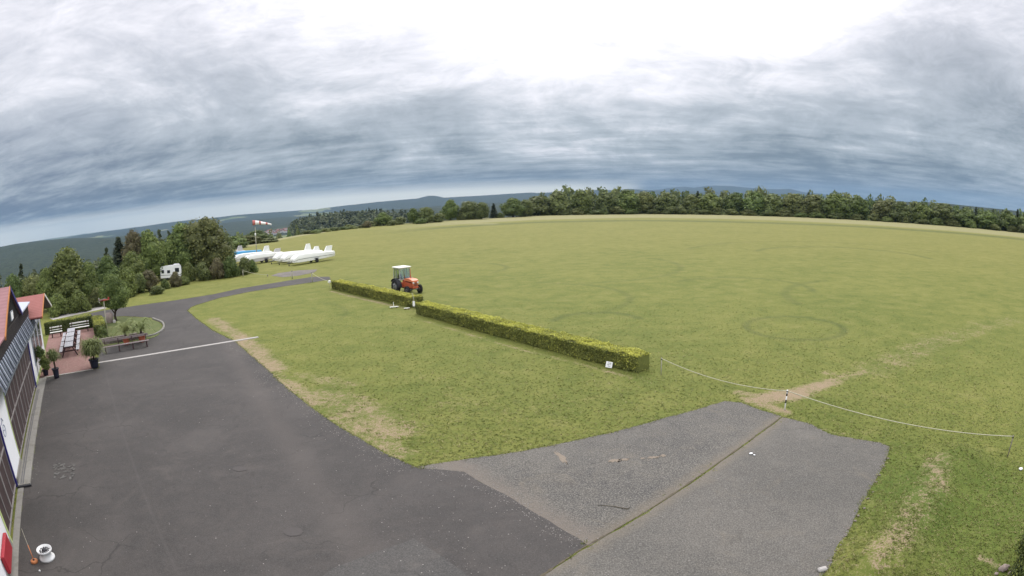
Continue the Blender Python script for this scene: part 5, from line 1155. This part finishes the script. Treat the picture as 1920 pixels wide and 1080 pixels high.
# ------------------------------------------------------------------ glider trailers, caravan, windsock
TD = Vector((4.55, 6.9, 0)).normalized()
def trailer(tail, L, label, body='trailer_white', lid=None, fin=1.05, finx=.9, seed=0, hb=1.0):
    t_ = P(*tail); nose = t_ - TD*L; r = thing('glider_trailer', label, 'trailer', nose, math.atan2(TD.y, TD.x), 'glider trailers parked side by side')   # x runs nose to tail
    secs = [(0.0,.46,.95,.56),(.08,.42,1.05,.62),(.9,.36,1.55,.66),(2.2,.36,1.64,.68),(4.4,.40,1.58,.66),(6.4,.48,1.48,.60),(L-.10,.58,1.42,.54),(L,.62,1.32,.50)]
    def loft(z_of, name, mat, parent):
        m = MB(); vs = []; fs = []; n = 12
        for (x, zb, zt, hw) in secs:
            zt = zb + (zt-zb)*hb; ring = z_of(x, zb, zt, hw); vs += ring
        n = len(ring)
        for i in range(len(secs)-1):
            for k in range(n): fs.append((i*n+k, i*n+(k+1)%n, (i+1)*n+(k+1)%n, (i+1)*n+k))
        fs += [tuple(range(n-1,-1,-1)), tuple(range((len(secs)-1)*n, len(secs)*n))]; m.add(vs, fs, True); return sharp(m.build(name, mat, parent))
    zs = lambda zb, zt: zb + (zt-zb)*.42
    loft(lambda x, zb, zt, hw: [(x,-hw*.92,zb),(x,hw*.92,zb),(x,hw,zb+.06),(x,hw,zs(zb,zt)-.02),(x,-hw,zs(zb,zt)-.02),(x,-hw,zb+.06)], 'body', body, r)
    loft(lambda x, zb, zt, hw: [(x,-hw-.02,zs(zb,zt)+.015),(x,hw+.02,zs(zb,zt)+.015),(x,hw,zt-.12*(zt-zb)),(x,hw*.88,zt-.03*(zt-zb)),(x,hw*.3,zt),(x,-hw*.3,zt),(x,-hw*.88,zt-.03*(zt-zb)),(x,-hw,zt-.12*(zt-zb))], 'lid', lid or body, r)
    loft(lambda x, zb, zt, hw: [(x,-hw-.03,zs(zb,zt)-.035),(x,hw+.03,zs(zb,zt)-.035),(x,hw+.03,zs(zb,zt)+.012),(x,-hw-.03,zs(zb,zt)+.012)], 'seam', 'grey_metal', r)
    if fin:
        m = MB(); x0 = L-1.25; vs = [(x0-.55,-.15,1.42),(x0+.85,-.15,1.40),(x0+.85,.15,1.40),(x0-.55,.15,1.42),(x0-.05,-.10,1.38+fin*.9),(x0+finx*.75,-.10,1.38+fin*.9),(x0+finx*.75,.10,1.38+fin*.9),(x0-.05,.10,1.38+fin*.9)]; m.hexa(vs); m.build('fin_cover', body, r)
    m = MB(); m.tube([(.2,0,.6), (-.6,0,.50), (-1.0,0,.50)], [.06,.05,.04], 8); m.build('drawbar', 'grey_metal', r)
    m = MB(); m.tube([(-.6,0,.5), (-.6,0,.10)], .03, 6); m.lathe([(.10,-.03),(.10,.03)], 12, (-.6,0,.10), 'Y'); m.build('jockey_wheel', 'black_metal', r)
    for sg in (-1, 1):
        w_ = MB(); w_.lathe([(.20,-.09),(.30,-.09),(.32,-.05),(.32,.05),(.30,.09),(.20,.09)], 24, (L*.52, sg*.78, .32), 'Y'); w_ = w_.build('wheel', 'tyre', r); MB().lathe([(.19,-.07),(.19,.07)], 16, (L*.52, sg*.78, .32), 'Y').build('rim', 'rim_white', w_)
        m = MB(); m.bbox((L*.52, sg*.80, .70), (.8,.24,.06), .02); m.build('mudguard', 'black_metal', r)
    return r
trailer((625,486.3), 8.4, 'largest white glider trailer in front at the right end of the row', fin=1.0, finx=1.5)
trailer((603,484.8), 8.2, 'white glider trailer just behind the largest one, with a small square fin cover', fin=.85, finx=.9)
trailer((587,483.6), 8.2, 'white glider trailer third from the right with a tall narrow fin cover', fin=1.25, finx=.9)
trailer((529,487.2), 8.0, 'grey sided glider trailer with visible wheel in the middle of the row', body='trailer_grey', lid='trailer_white', fin=.75, finx=1.4)
trailer((509,485.2), 8.2, 'white glider trailer with broad fin cover left of the grey sided one', fin=1.15, finx=1.1)
trailer((489,483.2), 8.0, 'glider trailer covered with a bright blue tarpaulin', body='trailer_white', lid='blue_tarp', fin=0, hb=1.08)
trailer((459,482.4), 8.0, 'pale glider trailer at the far left end of the row behind the bushes', body='trailer_grey', fin=1.1, finx=.9)

q = hit(321, 524); r = thing('caravan', 'white camper caravan half hidden behind a dark bush', 'caravan', q, rad(48) - 0.0)
rz_c = math.atan2(q.y, q.x) - math.pi/2; r.rotation_euler = (0, rad(3), rz_c)    # local -y looks at the camera
sl = (Vector((0,0,CAM_H))-q).length; W_ = 41/FPX*sl; H_ = 25/FPX*sl
m = MB(); m.prism([(-W_/2,.35),(-W_/2-.05,H_*.9),(-W_/2+.15,H_),(W_*.1,H_*1.02),(W_*.2,H_*1.10),(W_*.42,H_*1.10),(W_/2,H_*.95),(W_/2+.08,.8),(W_/2-.1,.35)], -1.0, 1.0, lambda a, b, h: (a, h, b)); sharp(m.build('body', 'sign_white', r))
for (x0, x1, z0, z1) in ((-W_*.45,-W_*.33,H_*.52,H_*.76), (W_*.20,W_*.40,H_*.55,H_*.85), (-W_*.18,-W_*.04,H_*.50,H_*.72)): MB().bbox(((x0+x1)/2, -1.012, (z0+z1)/2), (x1-x0, .03, z1-z0), .02).build('window', 'dark_glass', r)
m = MB(); m.box((0,-1.006,.75), (W_*.98,.012,.06)); m.build('stripe', 'grey_metal', r)
for x in (-W_*.25, W_*.3): MB().lathe([(.30,-.9),(.33,-.85),(.33,-.72),(.30,-.7)], 20, (x,0,.33), 'Y').build('wheel', 'tyre', r)
m = MB(); m.tube([(W_*.3,-.9,.33),(W_*.3,-.905,.33)], .2, 10); 

q = P(482, 486); r = thing('windsock', 'red and white striped windsock flying from a tall pole by the trailers', 'windsock', q)
dw = q.xy.length; ztop = lambda py, px: CAM_H + dw*ray(px, py).z/math.hypot(ray(px, py).x, ray(px, py).y)
zt = ztop(425, 478); m = MB(); m.tube([(0,0,-.1), (0,0,zt*.5), (0,0,zt)], [.10,.08,.05], 10); m.build('pole', 'post_wood', r)
MB().tube([(-.02,0,zt*.72), (-.02,0,zt*.80)], .13, 10).build('pole_band', 'white_paint', r)
zs_ = ztop(417.5, 490); rt = Vector((q.y, -q.x, 0)).normalized(); L = 36.5/FPX*q.length; n = 18; secs = 21; vs = []; fs = []; mi = []
sk0 = rt*(-.45)+Vector((0,0,zs_+.1))
for i in range(secs):
    u = i/(secs-1); c = sk0 + rt*(L*u) + Vector((0,0,-.62*u*u+.03*math.sin(u*9))); rr_ = (.52*(1-u)+.20*u)*(1+.06*math.sin(u*20)); sag = .9 - .25*u
    bw = Vector((-rt.y, rt.x, 0))
    for k in range(n): a = 2*math.pi*k/n; vs.append(c + bw*math.cos(a)*rr_ + Vector((0,0,math.sin(a)*rr_*sag)) + rt*(.03*math.sin(3*a+u*8)))
m = MB()
m.v = [tuple(v) for v in vs]
for i in range(secs-1):
    for k in range(n): m.f.append((i*n+k, i*n+(k+1)%n, (i+1)*n+(k+1)%n, (i+1)*n+k)); m.mi.append(0 if (i % 7) < 2 or i < 3 else 1); m.smooth.append(True)
m.build('sock', ['sock_red', 'sock_white'], r)
m = MB(); pr = None
for k in range(20): a, b = 2*math.pi*k/20, 2*math.pi*(k+1)/20; m.tube([sk0+bw*math.cos(a)*.53+Vector((0,0,math.sin(a)*.47)), sk0+bw*math.cos(b)*.53+Vector((0,0,math.sin(b)*.47))], .025, 5, False)
m.tube([(0,0,zt-.05), tuple(sk0-Vector((0,0,.48)))], .03, 6); m.tube([tuple(sk0-Vector((0,0,.48))), tuple(sk0+Vector((0,0,.48)))], .03, 6); m.build('hoop', 'grey_metal', r)

# ------------------------------------------------------------------ village in the valley
rg = random.Random(12); first = None
vill = []
for k in range(20):
    px = 498 + (k % 10)*4.2 + rg.uniform(-1.2, 1.2); py = 438 - (px-498)*.18 + (k//10)*4.2 + rg.uniform(-.8, .8); vill.append((px, py))
for k, (px, py) in enumerate(vill):
    a, el = azel(px, py); D = 1500.0
    while D < 6000 and CAM_H + D*math.tan(el) > hill_at(a, D): D += 20
    z = hill_at(a, D)-.5
    loc = (math.sin(a)*D, math.cos(a)*D, z)
    lb = f'tiny pale house of the valley village, {ORD[k % 10]} from the left in its ' + ('upper' if k < 10 else 'lower') + ' row'
    if first is None:
        first = thing('house', lb, 'house', loc, rg.uniform(0, 3), 'small houses of the valley village')
        MB().box((0,0,3), (12,9,6)).build('wall', 'wall_far', first); MB().prism([(-5,5.9),(5,5.9),(0,9.4)], -6.3, 6.3, lambda a, b, h: (h, a, b)).build('roof', 'roof_far', first)
    else: dup(first, loc, rg.uniform(0, 3), (rg.uniform(1.1,1.7), rg.uniform(1.0,1.5), rg.uniform(1.0,1.5)), lb)

# ------------------------------------------------------------------ grass tufts near the camera
def inside(poly, x, y):
    c = np.zeros(len(x), bool); n = len(poly)
    for i in range(n):
        x0, y0 = poly[i]; x1, y1 = poly[i-1]
        if y0 == y1: continue
        m_ = ((y0 > y) != (y1 > y)) & (x < (x1-x0)*(y-y0)/(y1-y0)+x0); c ^= m_
    return c
rg = np.random.default_rng(21); n = 150000
a = np.radians(rg.uniform(-58, 64, n)); r_a = 8.5*np.exp(rg.random(n)*math.log(62/8.5)); gx = np.sin(a)*r_a; gy = np.cos(a)*r_a
ex = []
for poly in SHEETS[:3]:   # denser along the asphalt edges
    for i in range(len(poly)):
        p0, p1 = poly[i-1], poly[i]; L = np.hypot(*(p1-p0)); k = int(L*26); 
        if k: u = rg.random((k, 1)); ex.append(p0+(p1-p0)*u+rg.normal(0, .05, (k, 2)))
ex = np.concatenate(ex); ins = np.zeros(len(gx), bool)
for poly in SHEETS: ins |= inside(poly, gx, gy)
mk_ = masks(gx, gy); dn_ = mk_['dirt'] + (fbm(gx*2.1, gy*2.1, 3)-.5)*.8
keep = (~ins) & (dn_ < .62) & (rg.random(len(gx)) < 1-ss(np.hypot(gx, gy), 16, 58)); gx, gy = gx[keep], gy[keep]
inr = np.zeros(len(ex), bool); rxy = np.hypot(ex[:, 0], ex[:, 1])
# keep edge tufts only where the sheet borders grass
lo_s = (ex - np.array([A0.x, A0.y])) @ np.array([SU.x, SU.y]); lo_n = (ex - np.array([A0.x, A0.y])) @ np.array([SN.x, SN.y])
deep = np.zeros(len(ex), bool)
for j, poly in enumerate(SHEETS[:3]):
    # a point well inside another sheet is not a grass edge
    c_ = poly.mean(0); 
    for sgn in ((.18,0),(-.18,0),(0,.18),(0,-.18)): inr = inr
cnt_ = sum((inside(SHEETS[j], ex[:, 0]+dx, ex[:, 1]+dy).astype(int) for j in range(3) for dx, dy in ((.25,0),(-.25,0),(0,.25),(0,-.25))))
ok = (cnt_ <= 3) & ~((lo_n < 1.2) & (lo_s > -3)) & (rxy < 70) & (rxy > 7); ex = ex[ok]
gx = np.concatenate([gx, ex[:, 0]]); gy = np.concatenate([gy, ex[:, 1]]); n = len(gx); gz = hz(gx, gy)
hh = .018 + .030*rg.random(n)*(.6+fbm(gx*.8, gy*.8, 3)); ww = .022 + .03*rg.random(n); 
V = []; F_ = []; T = []
tn = np.clip(.45 + .30*rg.normal(0, 1, n) + (fbm(gx*.5, gy*.5, 3)-.5)*.8, 0, 1)
lush = masks(gx, gy)['lush']
for j in range(3):
    an = rg.random(n)*6.283; lean = rg.normal(0, .05, (n, 2)); c0 = np.stack([gx+rg.normal(0, .02, n), gy+rg.normal(0, .02, n), gz], 1); d = np.stack([np.cos(an)*ww/2, np.sin(an)*ww/2, np.zeros(n)], 1)
    V.append(np.stack([c0-d, c0+d, c0+np.stack([lean[:, 0], lean[:, 1], hh], 1)], 1).reshape(-1, 3)); T.append(np.repeat(tn, 3))
V = np.concatenate(V); T = np.concatenate(T); F_ = np.arange(len(V)).reshape(-1, 3)
M['grass_blade'] = leaf_mat('grass_blade', (.125, .155, .032), (.180, .195, .050), (.31, .28, .12), .0)
tag(npmesh('grass', V, F_, 'grass_blade', T), 'short mown grass tufts covering the meadow around the asphalt', 'grass', kind='stuff')
def flecks(name, label, xy, z0, lo, hi, mat, seed):
    rg = np.random.default_rng(seed); n = len(xy); s_ = lo + (hi-lo)*rg.random(n)**2; a = rg.random(n)*6.283
    base = np.array([(1,0,0),(0,.8,0),(-1,0,0),(0,-.8,0),(0,0,.55)]); ca, sa = np.cos(a), np.sin(a)
    V = np.stack([np.stack([xy[:, 0]+(b[0]*ca-b[1]*sa)*s_, xy[:, 1]+(b[0]*sa+b[1]*ca)*s_, z0+b[2]*s_], 1) for b in base], 1).reshape(-1, 3)
    F_ = (np.array([(0,1,4),(1,2,4),(2,3,4),(3,0,4)])[None] + 5*np.arange(n)[:, None, None]).reshape(-1, 3)
    return tag(npmesh(name, V, F_, mat), label, 'gravel', kind='stuff')
M['grit'] = plain('pale_grit', (.27, .25, .225), .9, .3, 3)
ge = []
for (p, q, wd, k) in [((500,692),(780,877),.55,1500),((372,600),(500,692),.3,300),((800,876),(1390,757),.5,1100),((870,888),(1100,1022),.4,500),((1470,783),(1664,836),.25,350),((1560,1060),(1660,860),.25,500),((100,700),(62,905),.25,120)]:
    a_, b_ = np.array(P(*p))[:2], np.array(P(*q))[:2]; u = rg.random((k, 1)); d_ = (b_-a_)/np.linalg.norm(b_-a_); nn = np.array([-d_[1], d_[0]]); off = -np.abs(rg.normal(0, wd, (k, 1))) if p[0] in (500, 372, 800, 1470) else rg.normal(0, wd*.6, (k, 1)); ge.append(a_ + (b_-a_)*u + nn*off)
k = 900; az_ = np.radians(rg.uniform(-56, 20, k)); r_a = 9*np.exp(rg.random(k)*math.log(4.5)); ge.append(np.stack([np.sin(az_)*r_a, np.cos(az_)*r_a], 1))
k = 1800; az_ = np.radians(rg.uniform(-15, 55, k)); r_a = 9*np.exp(rg.random(k)*math.log(2.8)); ge.append(np.stack([np.sin(az_)*r_a, np.cos(az_)*r_a], 1))
ge = np.concatenate(ge); on = np.zeros(len(ge), bool)
for poly in SHEETS[:4]: on |= inside(poly, ge[:, 0], ge[:, 1])
flecks('gravel', 'loose pale grit scattered over the asphalt and along its grass edges', ge[on], .017, .007, .028, 'grit', 5)
for k, (o, u) in PROTO.items():
    if not u:
        for c in list(o.children): bpy.data.objects.remove(c)
        bpy.data.objects.remove(o)
